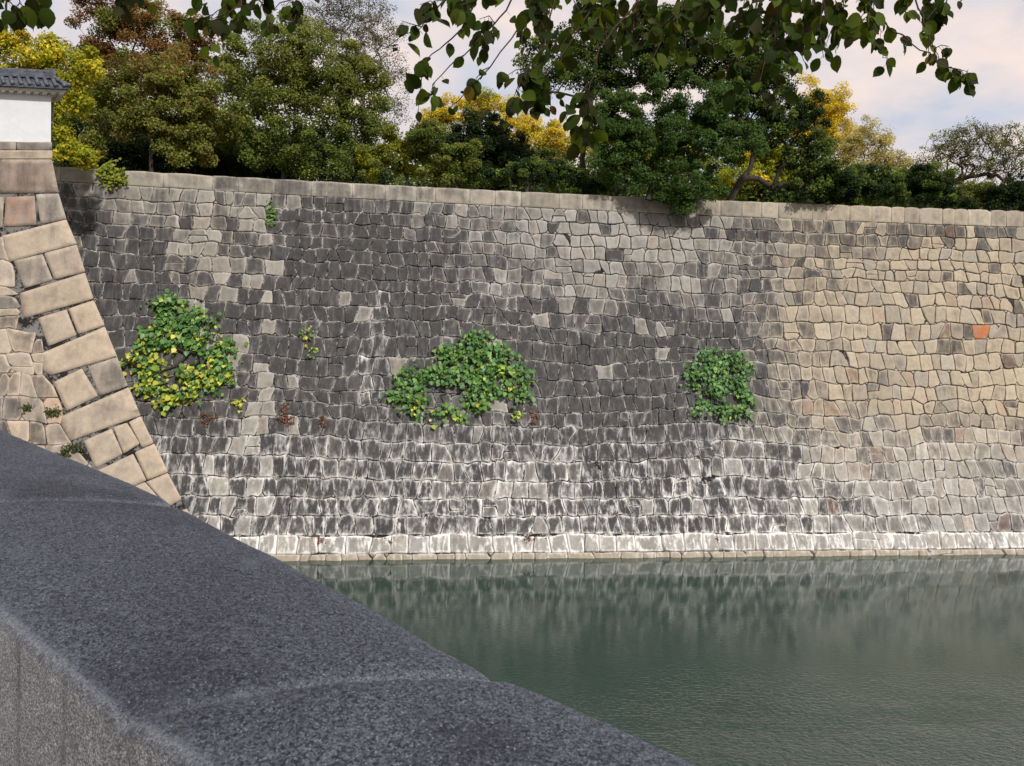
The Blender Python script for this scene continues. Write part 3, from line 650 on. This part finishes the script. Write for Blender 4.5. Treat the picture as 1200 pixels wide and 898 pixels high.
def skeleton(base, fork, targets, r_tip=.02, sides=5, jit=.25, rmax=.4, trunk_bend=.2):
    """trunk from base to fork, then limbs towards every target; returns joined tubes and node list"""
    nodes = [np.array(base, float)]; par_ = [-1]
    nT = 7
    for i in range(1, nT+1):
        t = i/nT; nodes.append(base+(fork-base)*t+np.array([vnoise(t*2.1+base[0], 0, 1), vnoise(t*2.3+base[1], 0, 2), 0])*trunk_bend*math.sin(math.pi*t)); par_.append(i-1)
    targets = sorted(targets, key=lambda p: np.linalg.norm(p-fork))
    A = np.array(nodes); 
    for tg in targets:
        A = np.array(nodes); d = np.linalg.norm(A-tg, axis=1)+.35*np.maximum(A[:, 2]-tg[2]+.2, 0)*2; d[:nT-2] += 3.0
        j = int(np.argmin(d)); L = np.linalg.norm(A[j]-tg); k = max(2, int(L/.9)); prev = j; p0 = A[j]
        for i in range(1, k+1):
            t = i/k; p = p0+(tg-p0)*t+(np.array([0, 0, -.10*L])*math.sin(math.pi*t)*-1)+RS.normal(0, jit*.3, 3)*math.sin(math.pi*min(t, .9)); nodes.append(p); par_.append(prev); prev = len(nodes)-1
    n = len(nodes); cnt = np.zeros(n); hasc = set(par_)
    for i in range(n):
        if i not in hasc:
            j = i
            while j >= 0: cnt[j] += 1; j = par_[j]
    rad = np.minimum(r_tip*np.maximum(cnt, 1)**.48, rmax); rad[:2] *= np.array([1.35, 1.12])
    V = []; Fc = []; segs = []
    for i in range(1, n):
        a, b = nodes[par_[i]], nodes[i]
        if par_[i] < nT and i > nT: ra = min(rad[par_[i]], rad[i]*1.4)
        else: ra = min(rad[par_[i]], rad[i]*1.5) if i > nT else rad[par_[i]]
        v, f = tube([a, b], [ra, rad[i]], sides if rad[i] < .06 else 8, False); m = len(V); V += v; Fc += [tuple(q_+m for q_ in t) for t in f]
    return V, Fc, nodes
CP = {'green': [(.070, .110, .024), (.105, .155, .030), (.16, .205, .042)], 'olive': [(.105, .132, .028), (.165, .190, .040), (.25, .255, .058)], 'dark': [(.018, .034, .012), (.028, .050, .016), (.045, .072, .020)],
      'fresh': [(.046, .090, .022), (.066, .12, .028), (.095, .16, .036)], 'yellow': [(.60, .44, .03), (.72, .55, .05), (.45, .40, .04)], 'lime': [(.28, .32, .025), (.18, .25, .028), (.44, .38, .03)],
      'rust': [(.19, .080, .030), (.24, .12, .04), (.15, .11, .03)], 'pale': [(.42, .35, .12), (.52, .44, .18), (.30, .29, .10)], 'dry': [(.11, .095, .05), (.15, .12, .07), (.07, .09, .03)]}
def crown_points(lobes, depth, dz, n, flat=.75):
    ar = np.array([l[2]*l[3] for l in lobes], float); pk = RS.choice(len(lobes), n, p=ar/ar.sum()); P = []
    for k in pk:
        l = lobes[k]; y = depth+(l[4] if len(l) > 4 else 0); sc = y/F
        v = RS.normal(0, 1, 3); v /= np.linalg.norm(v); r = RS.rand()**(1/2.6)
        c = at_depth(l[0], l[1], y); P.append(c+v*r*np.array([l[2]*sc, dz*min(l[2], 1.4*l[3])*sc, l[3]*sc]))
    return np.array(P)
def tree(name, label, cat, base_px, fork_px, depth, lobes, pal, nclump, nleaf, lsize, crad=.75, mats=(M_BARK, M_LEAF), pal2=None, mixw=.3, rt=.016, dz=.8, group='trees behind the rampart', jit=.25, hues=None, rmax=.32, droop=0.0):
    base = at_depth(*base_px, depth); base[2] = PLAT-.35; fork = at_depth(*fork_px, depth)
    nclump = int(nclump*1.3); crad *= .98; cl = crown_points(lobes, depth, dz, nclump)
    root = empty(name, tuple(base)); tag(root, label, cat, group)
    V, Fc, nodes = skeleton(base, fork, list(cl), rt, 5, jit, rmax)
    mesh_obj('trunk', V, Fc, mats[0], root, smooth=True)
    per = RS.poisson(1.85*nleaf/len(cl), len(cl)); lsize *= .88; idx = np.repeat(np.arange(len(cl)), per); n = len(idx)
    sz = crad*RS.uniform(.6, 1.25, len(cl)); off = RS.normal(0, 1, (n, 3)); off /= np.linalg.norm(off, axis=1)[:, None]; off *= (RS.rand(n)**.45)[:, None]
    off = off*np.array([1, 1, .72])*sz[idx][:, None]; off[:, 2] -= droop*(np.hypot(off[:, 0], off[:, 1]))
    C = cl[idx]+off
    N = RS.normal(0, .6, (n, 3))+np.array([0, -.45, .6])+off*.4; T = RS.normal(0, 1, (n, 3))+np.array([0, 0, -.4])
    A = np.array(CP[pal]); K = A[RS.randint(0, len(A), n)]; bl_ = RS.rand(n)[:, None]; K = K*(1-bl_*.5)+A[RS.randint(0, len(A), n)]*bl_*.5
    if pal2:
        Bc = np.array(CP[pal2]); w = (RS.rand(len(cl)) < mixw).astype(float)
        if hues is not None:
            pr_ = project(cl); w = np.clip((hues(pr_[:, 0], pr_[:, 1])+RS.normal(0, .22, len(cl))), 0, 1)
        K = np.where((RS.rand(n) < w[idx])[:, None], Bc[RS.randint(0, len(Bc), n)], K)
    K = K*np.clip(RS.normal(1, .16, len(cl)), .6, 1.5)[idx][:, None]
    leaves('crown', C, N, T, lsize*RS.uniform(.6, 1.15, n), K, 'quad', mats[1], root)
    return root

tree('maple_tree', 'yellow and lime maple tree rising behind the plastered wall roof', 'tree', (40, 200), (50, 140), 40, [(15, 70, 50, 38), (75, 80, 42, 36), (95, 120, 22, 20), (70, 150, 18, 30), (88, 172, 26, 20), (105, 186, 14, 10), (20, 120, 50, 40)], 'lime', 120, 17000, .20, .62, pal2='yellow', hues=lambda x, y: np.where(y < 115, .38, .05), droop=.15)
tree('reddish_tree', 'tall reddish brown autumn tree behind the maple at upper left', 'tree', (165, 180), (165, 100), 62, [(150, 40, 60, 42), (215, 50, 45, 34), (110, 40, 34, 36), (170, 85, 60, 34), (140, 5, 60, 30)], 'rust', 110, 24000, .22, .9, pal2='olive', mixw=.35)
tree('leafy_tree', 'green tree with slim upright trunk between the maple and the wide olive tree', 'tree', (181, 206), (180, 150), 47, [(160, 100, 60, 34), (215, 95, 45, 36), (130, 140, 44, 30), (190, 140, 60, 28), (240, 140, 34, 36), (110, 170, 26, 20), (225, 180, 36, 20)], 'olive', 130, 23000, .19, .7, pal2='rust', hues=lambda x, y: np.clip((108-y)/60, 0, .75), droop=.1)
tree('shade_tree', 'dark green shade tree standing low behind the slim trunked tree', 'tree', (140, 200), (140, 170), 53, [(130, 170, 50, 30), (200, 175, 60, 28), (260, 180, 50, 30), (90, 180, 30, 24), (105, 135, 34, 34), (95, 95, 26, 24)], 'dark', 130, 27000, .22, .85)
tree('leafy_tree', 'wide olive green tree with yellowing patches left of the sky gap', 'tree', (330, 210), (330, 150), 50, [(300, 60, 55, 38), (360, 70, 60, 48), (270, 110, 48, 44), (330, 120, 66, 42), (400, 110, 52, 44), (430, 150, 38, 36), (300, 170, 62, 34), (380, 180, 60, 30), (240, 150, 34, 40), (420, 80, 34, 26)], 'olive', 260, 46000, .19, .72, pal2='green', hues=lambda x, y: np.clip((y-70)/120, 0, .8), droop=.08)
tree('shade_tree', 'dark green shade tree low behind the wide olive tree', 'tree', (330, 208), (330, 175), 57, [(300, 180, 60, 30), (370, 185, 60, 28), (440, 190, 30, 22), (250, 190, 40, 22)], 'dark', 90, 19000, .22, .85)
tree('bare_tree', 'tall thinly leaved tree with fine twigs against the sky above the olive tree', 'tree', (430, 190), (425, 110), 64, [(400, 40, 46, 34), (440, 60, 34, 46), (370, 20, 40, 24), (460, 110, 22, 40), (420, 10, 46, 24)], 'dry', 230, 9500, .15, .8, mats=(M_BARKG, M_LEAF), rt=.018, jit=.5)
tree('bushy_tree', 'yellow green bush at the wall edge right of the olive tree', 'tree', (475, 215), (475, 200), 48, [(440, 190, 26, 20), (480, 190, 30, 22), (520, 196, 24, 18), (490, 170, 20, 14), (460, 165, 16, 14)], 'lime', 70, 9500, .17, .5, pal2='olive', mixw=.6)
tree('bushy_tree', 'olive green bush under the sky gap leaning over the coping', 'tree', (535, 218), (530, 200), 46.5, [(500, 165, 26, 22), (530, 190, 28, 22), (515, 205, 30, 12), (545, 175, 16, 16)], 'green', 70, 10000, .17, .5, pal2='olive', mixw=.5)
tree('evergreen_tree', 'rounded very dark evergreen tree below the sky gap', 'tree', (565, 218), (565, 190), 52, [(565, 155, 34, 24), (545, 180, 34, 28), (590, 178, 30, 26), (570, 200, 44, 20), (605, 195, 22, 20)], 'dark', 120, 24000, .20, .6)
tree('ginkgo_tree', 'bright yellow ginkgo tree in the distance behind the dark evergreen', 'tree', (600, 190), (600, 160), 78, [(540, 128, 34, 14), (580, 120, 34, 12), (600, 150, 34, 22), (640, 165, 34, 24), (520, 140, 26, 12), (680, 165, 30, 20)], 'yellow', 120, 17000, .24, .9, pal2='lime', mixw=.25)
tree('ginkgo_tree', 'pale yellow ginkgo tree glimpsed under the big black branched tree', 'tree', (740, 200), (740, 175), 80, [(720, 170, 40, 26), (770, 180, 36, 24), (800, 190, 30, 20)], 'yellow', 70, 9000, .24, .9, pal2='lime', mixw=.5)
tree('low_shrub', 'low dark green shrub hedge along the coping under the big tree', 'shrub', (620, 225), (620, 215), 47, [(590, 207, 30, 11), (625, 203, 30, 15), (660, 208, 30, 14), (640, 190, 22, 12), (700, 215, 26, 12), (560, 208, 24, 8)], 'dark', 110, 17000, .15, .42, pal2='green', mixw=.5, group='shrubs along the coping')
tree('spreading_tree', 'big tree with black forked trunk under the overhanging leaves', 'tree', (690, 226), (682, 186), 48, [(650, 70, 44, 26), (720, 45, 60, 30), (790, 40, 60, 34), (640, 110, 22, 14), (850, 60, 50, 36), (700, 90, 44, 20), (890, 90, 40, 28), (760, 80, 60, 26)], 'green', 300, 40000, .18, .66, pal2='dark', mixw=.4, rt=.020, rmax=.16, droop=.08)
tree('drooping_tree', 'lush blue green tree whose foliage spills over the rampart coping', 'tree', (760, 228), (765, 180), 45.6, [(740, 130, 50, 32), (800, 120, 56, 34), (770, 165, 70, 34), (830, 160, 40, 36), (745, 195, 40, 26), (790, 205, 50, 26), (820, 225, 30, 14), (790, 232, 26, 12), (712, 145, 26, 22), (716, 190, 24, 22), (870, 170, 24, 26), (725, 165, 34, 26), (850, 125, 34, 28)], 'fresh', 280, 52000, .16, .55, droop=.3)
tree('leaning_tree', 'dark green tree with a slender trunk leaning right in front of the ginkgo', 'tree', (850, 236), (880, 195), 47.5, [(880, 120, 46, 26), (930, 135, 44, 30), (900, 160, 34, 18), (950, 180, 34, 26), (970, 205, 32, 22), (940, 220, 34, 14), (860, 100, 34, 18)], 'green', 170, 26000, .17, .52, pal2='dark', mixw=.5, rt=.024, droop=.15)
tree('ginkgo_tree', 'golden ginkgo tree topping the skyline right of the green trees', 'tree', (950, 220), (950, 180), 70, [(950, 110, 22, 20), (975, 125, 26, 24), (955, 145, 34, 26), (985, 160, 26, 22), (935, 170, 30, 22)], 'yellow', 120, 16000, .19, .65)
tree('bushy_tree', 'yellow green bushy tree glowing behind the slender leaning trunk', 'tree', (890, 230), (890, 215), 56, [(880, 205, 36, 26), (915, 200, 28, 26), (860, 222, 26, 14), (900, 178, 26, 18)], 'lime', 90, 12000, .19, .6, pal2='yellow', mixw=.35)
tree('sparse_tree', 'pale straw coloured thin tree between the ginkgo and the hedge', 'tree', (1010, 225), (1010, 190), 62, [(1010, 160, 28, 22), (1035, 180, 26, 20), (1000, 190, 34, 20), (1055, 195, 20, 16), (985, 180, 20, 22)], 'pale', 130, 9000, .16, .6, mats=(M_BARKG, M_LEAF), jit=.4)
tree('low_shrub', 'dark green hedge shrub on the coping beside the leaning tree', 'shrub', (980, 240), (980, 228), 48.5, [(960, 222, 36, 16), (1000, 220, 36, 20), (1035, 222, 30, 20), (1020, 205, 24, 12)], 'dark', 110, 17000, .15, .45, pal2='green', mixw=.45, group='shrubs along the coping')
tree('low_shrub', 'taller dark green shrub left of the round crowned tree', 'shrub', (1085, 242), (1085, 230), 49, [(1065, 215, 30, 24), (1095, 218, 26, 24), (1080, 200, 20, 10), (1110, 232, 18, 10)], 'dark', 90, 14000, .15, .45, pal2='green', mixw=.4, group='shrubs along the coping')
tree('low_shrub', 'small dark green shrub in the far right corner of the coping', 'shrub', (1185, 244), (1185, 234), 49.5, [(1180, 228, 24, 16), (1205, 225, 24, 20), (1140, 238, 30, 6)], 'dark', 70, 10000, .15, .42, group='shrubs along the coping')
tree('low_shrub', 'olive shrub under the round crowned tree at right', 'shrub', (1140, 243), (1140, 232), 51, [(1130, 228, 22, 14), (1155, 226, 22, 14)], 'olive', 50, 5000, .15, .42, group='shrubs along the coping')
tree('cherry_tree', 'round crowned open tree with reddish twigs at the right end of the wall', 'tree', (1140, 243), (1139, 238), 53, [(1128, 182, 56, 36), (1150, 170, 50, 30), (1190, 182, 44, 36), (1090, 195, 22, 20)], 'dry', 420, 9500, .12, .42, mats=(M_TWIG, M_LEAF), pal2='olive', mixw=.5, rt=.0125, rmax=.2, jit=.4)

# trees farther back, one mass
def woods():
    C = []; K = []
    for k in range(900):
        px = RS.uniform(-160, 1120); d = RS.uniform(70, 95); sc = d/F
        py = RS.uniform(np.interp(px, [-160, 100, 300, 400, 440, 520, 620, 900, 960, 1120], [60, 60, 75, 110, 160, 180, 180, 160, 205, 228]), 246)
        c = at_depth(px, py, d); n = 90; o_ = RS.normal(0, 1, (n, 3))*np.array([1.3, 1.3, .8]); C.append(c+o_)
        A = np.array(CP[random.choice(['dark', 'green', 'olive', 'green'])]); K.append(A[RS.randint(0, 3, n)])
    for k in range(420):
        px = RS.uniform(60, 1215); d = RS.uniform(54, 68); yc = np.interp(px, cpx[:, 0], cpx[:, 1]); c = at_depth(px, yc-RS.uniform(-14, 16)*(1 if px < 1060 else .5), d)
        C.append(c+RS.normal(0, 1, (80, 3))*np.array([.9, .9, .5])); A = np.array(CP[random.choice(['dark', 'dark', 'green'])]); K.append(A[RS.randint(0, 3, 80)])
    C = np.vstack(C); K = np.vstack(K); n = len(C)
    o = leaves('distant_woods', C, RS.normal(0, .6, (n, 3))+np.array([0, -.3, .7]), RS.normal(0, 1, (n, 3)), .32*RS.uniform(.7, 1.3, n), K, 'quad', M_LEAF, None)
    tag(o, 'dark mass of trees filling the gaps far behind the rampart', 'woods', kind='stuff')
woods()

# ------------------------------------------------------------------ plants on the rampart
def wall_plant(name, label, root_px, lobes, n, size, pal, stems=10, dense=.45, group='plants rooted in the rampart joints', push=.55, cat='shrub', surf='wall', mat=None):
    hit = (lambda p: wall_map(*wall_hit(np.array([p], float)), np.array([.05]))[0]) if surf == 'wall' else (lambda p: bast_map(np.array([p[0]], float), np.array([-p[1]], float), np.array([.05]))[0])
    R = hit(root_px); root = empty(name, tuple(R)); tag(root, label, cat, group)
    ar = np.array([l[2]*l[3] for l in lobes], float); n = int(n*1.5); nc = max(5, int(n*.085)); pk = RS.choice(len(lobes), nc, p=ar/ar.sum()); cl = []
    for k in pk:
        l = lobes[k]; a_ = RS.uniform(0, 2*math.pi); r_ = RS.rand()**.55; p = (l[0]+l[2]*r_*math.cos(a_), l[1]+l[3]*r_*math.sin(a_))
        h_ = hit(p); cl.append(h_-NB*push*RS.uniform(.15, 1)*(1-.5*r_))
    cl = np.array(cl); V = []; Fc = []
    run = [hit((root_px[0]+RS.normal(0, lobes[0][2]*1.6), root_px[1]+abs(RS.normal(0, 22))))-NB*.08 for _ in range(5 if n > 900 else 0)]
    V, Fc, _ = skeleton(R, R-NB*.3*push+np.array([0, 0, .3*push]), list(cl)+run, .013, 4, .16, .07, .03)
    mesh_obj('stem', V, Fc, M_BARK, root, smooth=True)
    idx = RS.randint(0, nc, n); off = RS.normal(0, 1, (n, 3))*np.array([.27, .18, .22])*(size/.28)
    C = cl[idx]+off; pr_ = project(C)
    N = RS.normal(0, .38, (n, 3))+np.array([0, -.8, .55]); T = RS.normal(0, .45, (n, 3))+np.array([0, -.2, -1])
    K = pal(pr_[:, 0], pr_[:, 1], n); K = K*np.clip(RS.normal(1, .15, nc), .7, 1.4)[idx][:, None]
    leaves('foliage', C, N, T, size*RS.uniform(.45, 1.25, n), K, 'broad', mat or M_WLEAF, root)
    return root
GR = np.array([(.11, .22, .045), (.15, .28, .06), (.21, .34, .09)]); YL = np.array([(.50, .52, .05), (.36, .45, .05), (.58, .55, .10)]); DG = np.array([(.055, .14, .045), (.085, .20, .065), (.13, .26, .09)])
def pick(A, n): return A[RS.randint(0, len(A), n)]
def palA(x, y, n): w = np.clip(.12+.75*((y-385)/80)*np.clip((235-x)/60+.6, 0, 1.1), .05, .55); return np.where((RS.rand(n) < w)[:, None], pick(YL, n), pick(np.vstack([GR, DG]), n))
wall_plant('wall_shrub', 'largest leafy shrub on the rampart, green above and yellow at its lower left', (212, 430), [(200, 360, 20, 13), (222, 378, 36, 18), (205, 400, 34, 16), (252, 412, 24, 24), (168, 425, 20, 14), (183, 450, 18, 14), (225, 440, 26, 12), (232, 460, 18, 12), (200, 470, 12, 8), (255, 445, 14, 16), (178, 400, 16, 10)], 1500, .27, palA)
def palB(x, y, n): w = np.clip(.02+.30*(y-465)/45, .02, .3); return np.where((RS.rand(n) < w)[:, None], pick(YL, n), pick(np.vstack([GR, DG]), n))
wall_plant('wall_shrub', 'wide arching green shrub in the middle of the rampart', (548, 455), [(555, 400, 14, 10), (545, 412, 32, 10), (520, 425, 20, 14), (570, 418, 24, 16), (595, 430, 20, 18), (611, 450, 12, 18), (535, 445, 26, 14), (565, 440, 24, 14), (482, 450, 18, 16), (487, 478, 12, 12), (466, 468, 10, 10), (528, 482, 12, 10), (560, 468, 12, 14), (612, 485, 9, 9), (585, 455, 20, 10), (505, 490, 6, 5), (545, 492, 8, 5), (500, 438, 16, 10)], 1650, .25, palB)
def palC(x, y, n): w = np.full(n, .015); return np.where((RS.rand(n) < w)[:, None], pick(YL, n), pick(np.vstack([DG, DG, GR]), n))
wall_plant('wall_shrub', 'smaller dark green shrub on the rampart at the right of the three', (838, 470), [(836, 400, 5, 10), (840, 420, 12, 12), (825, 430, 14, 14), (858, 425, 14, 14), (815, 442, 12, 14), (870, 445, 12, 18), (845, 440, 14, 10), (820, 478, 12, 8), (838, 458, 16, 8), (850, 452, 12, 8), (848, 482, 10, 7), (875, 475, 10, 12), (862, 480, 8, 6)], 950, .22, palC)
wall_plant('wall_weed', 'small yellowing weed growing alone between the two larger wall shrubs', (365, 402), [(358, 393, 10, 4), (372, 392, 7, 3), (367, 410, 8, 3)], 60, .17, lambda x, y, n: pick(np.vstack([YL, GR]), n), push=.2, cat='weed')
wall_plant('hanging_fern', 'narrow green fern hanging below the coping near the left end', (318, 232), [(318, 238, 3, 8), (319, 252, 4, 8), (317, 264, 3, 5)], 110, .12, lambda x, y, n: pick(GR*1.0, n), push=.12, cat='fern')
wall_plant('coping_bush', 'small bright yellow green bush perched on the coping near the bastion', (134, 210), [(134, 200, 12, 10), (132, 213, 12, 8), (140, 208, 9, 8), (128, 203, 8, 7)], 420, .16, lambda x, y, n: pick(np.array([(.24, .28, .03), (.18, .25, .03), (.32, .32, .04)]), n), push=.45, cat='bush')
wall_plant('wall_weed', 'little yellow leaf tuft just right below the largest wall shrub', (278, 474), [(279, 474, 5, 4), (272, 478, 3, 2)], 26, .17, lambda x, y, n: pick(YL, n), push=.15, cat='weed')
BRN = np.array([(.16, .06, .03), (.22, .09, .04), (.12, .07, .04)])
for (x, y, rx, ry, n, lab) in [(248, 492, 14, 7, 90, 'withered reddish weeds under the largest wall shrub'), (334, 488, 10, 16, 120, 'withered reddish brown weeds hanging below the lone small weed'), (376, 494, 7, 7, 50, 'small withered tuft right of the hanging withered weeds'), (623, 490, 5, 12, 60, 'dry reddish stalks at the right edge of the middle wall shrub'), (373, 634, 8, 6, 60, 'withered brown tuft on the pale bottom course nearest the parapet'), (455, 634, 17, 5, 90, 'wide withered brown tuft on the pale bottom course'), (627, 632, 12, 4, 60, 'withered reddish tuft on the pale bottom course right below the middle shrub'), (842, 632, 8, 5, 60, 'dry bushy tuft on the pale bottom course toward the right')]:
    wall_plant('withered_weed', lab, (x, y-2), [(x, y, rx, ry)], n, .10, lambda a_, b_, n_: pick(BRN, n_), push=.14, cat='weed', group='withered weeds on the rampart')
MOSS = np.array([(.05, .075, .015), (.08, .09, .02), (.035, .05, .012)])
for (x, y, rx, ry, n, lab) in [(65, 484, 10, 5, 160, 'dark moss tuft in the bastion joint beside the long corner stone'), (86, 526, 12, 5, 190, 'dark moss line along the joint under the long corner stone'), (33, 478, 6, 3, 60, 'small dark moss tuft in the bastion joint at far left'), (75, 534, 7, 4, 80, 'dark moss tuft just above the parapet edge')]:
    wall_plant('moss_tuft', lab, (x, y), [(x, y, rx, ry)], n, .07, lambda a_, b_, n_: pick(MOSS, n_), push=.06, cat='moss', group='moss tufts on the bastion', surf='bast')

# ------------------------------------------------------------------ overhanging tree in the foreground
fg = empty('overhanging_tree', (-3.6, -1.2, zg)); tag(fg, 'overhanging tree whose dark pointed leaves fringe the top of the view', 'tree')
E_ = EYE; limbs = []
trunk = [np.array(p) for p in [(-3.6, -1.2, zg-.1), (-3.55, -1.1, zg+.9), (-3.4, -.8, E_+.6), (-3.1, -.2, E_+1.6), (-2.3, .9, E_+2.5), (-1.0, 2.2, E_+3.0), (.4, 3.1, E_+3.0), (1.6, 3.6, E_+2.85), (2.7, 3.9, E_+2.6)]]
TV = [tube(trunk, [.20, .165, .15, .13, .10, .07, .05, .035, .02], 10)]
LC, LN, LT, LS, LK = [], [], [], [], []
FG = np.array([(.026, .046, .008), (.046, .078, .010), (.085, .120, .012), (.036, .040, .010)])
def near_limb(p):
    best = min(range(4, len(trunk)), key=lambda i: np.linalg.norm(trunk[i]-p)); return trunk[best]
def add_leaf(p, s_, lean):
    T = np.array([RS.normal(0, .6)+lean, RS.normal(0, .5), -1.0]); N = np.array([RS.normal(0, .8), -1.0, RS.normal(0, .6)])
    T /= np.linalg.norm(T); pet = .012+.015*RS.rand(); c = p+T*(pet+s_*.5)
    TV.append(tube([p, p+T*pet*1.2], .0009, 4, False)); LC.append(c); LN.append(N); LT.append(T); LS.append(s_)
    k = FG[RS.randint(0, len(FG))]*RS.uniform(.8, 1.2); LK.append(k if RS.rand() > .04 else k*np.array([1.5, .75, 1.0]))
def twig(px, depth, leaf_n, size=.085, sub=5, sub_len=.22, r0=.005, density=.9):
    size *= .86; sub += 1; sub_len *= .85
    pts = [at_depth(x, y, depth+(dz or 0)) for x, y, dz in [(q_ if len(q_) == 3 else (*q_, 0)) for q_ in px]]
    nl = near_limb(pts[0]); mid = (nl+pts[0])/2+np.array([0, 0, .12]); TV.append(tube([nl, mid, pts[0]], [r0*1.7, r0*1.3, r0], 6, False))
    # smooth
    fine = []
    for a_, b_ in zip(pts[:-1], pts[1:]):
        for t in np.linspace(0, 1, 5)[:-1]: fine.append(a_+(b_-a_)*t+RS.normal(0, .005, 3))
    fine.append(pts[-1]); TV.append(tube(fine, list(np.linspace(r0, .0014, len(fine))), 6, False))
    for k in range(leaf_n):
        t = (k+RS.rand())/leaf_n; i = min(int(t*(len(fine)-1)), len(fine)-2); p = fine[i]+(fine[i+1]-fine[i])*RS.rand()
        add_leaf(p, size*RS.uniform(.42, 1.2), RS.normal(0, .25))
    for k in range(sub):
        i = RS.randint(1, len(fine)); p = fine[i]; d_ = fine[min(i+1, len(fine)-1)]-fine[max(i-1, 0)]; d_ = d_/(np.linalg.norm(d_)+1e-6)
        d_ = d_+RS.normal(0, .7, 3); d_[2] -= .05; d_ /= np.linalg.norm(d_); L = sub_len*RS.uniform(.5, 1.2)
        P_ = [p, p+d_*L*.5+RS.normal(0, .01, 3), p+d_*L+np.array([0, 0, -.03])]; TV.append(tube(P_, [.0026, .002, .0012], 5, False))
        m = int(5*density+RS.randint(0, 3))
        for j in range(m):
            t = (j+.6)/m; q_ = P_[0]+(P_[1]-P_[0])*min(1, t*2) if t < .5 else P_[1]+(P_[2]-P_[1])*(t*2-1); add_leaf(q_, size*RS.uniform(.42, 1.2), d_[0]*.4)
D = 3.6
twig([(-60, -70), (-10, -10), (20, 8), (48, 22)], D, 9, .080, 3, .14)
twig([(-70, -40), (-20, 5), (0, 20)], D+.1, 7, .095, 2, .1); twig([(80, -60), (60, -15), (52, 10)], D, 6, .10, 2, .1); twig([(20, -60), (20, -15), (30, 15)], D-.1, 6, .10, 2, .1)
twig([(170, -60), (160, -15), (172, 2)], D, 6, .085, 2, .1); twig([(150, -60), (142, -15), (148, 2)], D, 5, .09, 1, .1)
twig([(330, -70), (290, -5), (268, 18), (246, 48), (250, 62)], D, 10, .080, 3, .12)
twig([(330, -60), (300, -10), (312, 18), (320, 24)], D+.1, 7, .080, 2, .1)
twig([(250, -60), (240, -10), (234, 10)], D, 6, .085, 2, .1); twig([(300, -60), (270, -12), (262, 8), (240, 30)], D+.1, 8, .088, 3, .12); twig([(400, -60), (360, -15), (330, 2), (318, 12)], D+.1, 7, .08, 3, .12)
twig([(640, -80), (605, -10), (580, 30), (545, 62), (510, 95), (505, 118)], D, 9, .082, 5, .18)
twig([(560, -80), (530, -10), (498, 25), (480, 50)], D+.15, 10, .085, 5, .18)
twig([(600, -60), (560, 0), (530, 45), (500, 70), (490, 92)], D-.1, 10, .085, 5, .2)
twig([(650, -70), (622, 10), (575, 80), (535, 118), (520, 135)], D+.2, 6, .078, 4, .14)
twig([(690, -70), (650, 0), (640, 50), (612, 90), (602, 118)], D, 10, .085, 6, .2)
twig([(760, -80), (700, 0), (660, 60), (625, 100), (618, 120)], D+.1, 7, .085, 4, .18)
twig([(800, -80), (740, 10), (700, 60), (690, 110), (690, 130)], D-.1, 8, .085, 4, .18)
for a_, b_ in [(660, 60), (740, 55), (780, 50), (820, 65), (860, 100), (800, 95), (900, 85), (930, 60), (885, 40), (700, 25), (750, 20), (620, 15), (830, 20), (905, 100)]:
    b_ = b_*.78; twig([(a_+RS.uniform(10, 60), -80), (a_+RS.uniform(0, 30), b_*.35-10), (a_, b_)], D+RS.uniform(-.35, .6), 9, .084, 5, .2)
for a_, b_ in [(870, 12), (910, 22), (950, 14), (985, 28), (1020, 12), (1060, 18), (1085, 10), (1105, 6), (960, 40), (800, 8), (680, 8), (640, 15)]:
    twig([(a_+RS.uniform(-10, 40), -80), (a_+5, b_*.3-15), (a_, b_)], D+RS.uniform(-.2, .5), 7, .082, 3, .15)
twig([(1000, -80), (1010, -5), (1040, 30), (1070, 52), (1105, 75), (1130, 88)], D, 14, .078, 4, .12)
twig([(1000, -70), (1015, 10), (1020, 40), (1035, 62), (1045, 78)], D+.1, 10, .078, 3, .11)
twig([(1060, -70), (1075, 10), (1090, 45), (1100, 70)], D+.1, 8, .074, 2, .10)
for k in range(230):                      # unseen rest of crown, above and behind camera, added to shade the parapet
    c = np.array([RS.normal(-.4, 2.3), RS.normal(-2.3, 1.8), E_+RS.uniform(2.0, 4.6)])
    if c[1] > .8: c[1] = -c[1]
    nl = near_limb(c) if RS.rand() < .4 else trunk[3]; TV.append(tube([nl, (nl+c)/2+RS.normal(0, .12, 3), c], [.018, .012, .003], 5, False))
    for j in range(26): add_leaf(c+RS.normal(0, 1, 3)*np.array([.32, .32, .2]), .085*RS.uniform(.6, 1.2), 0)
mesh_obj('branches', *join(TV), M_TWIG, fg, smooth=True)
leaves('foliage', np.array(LC), np.array(LN), np.array(LT), np.array(LS), np.array(LK), 'ovate', M_FLEAF, fg)
print('fg leaves', len(LC))
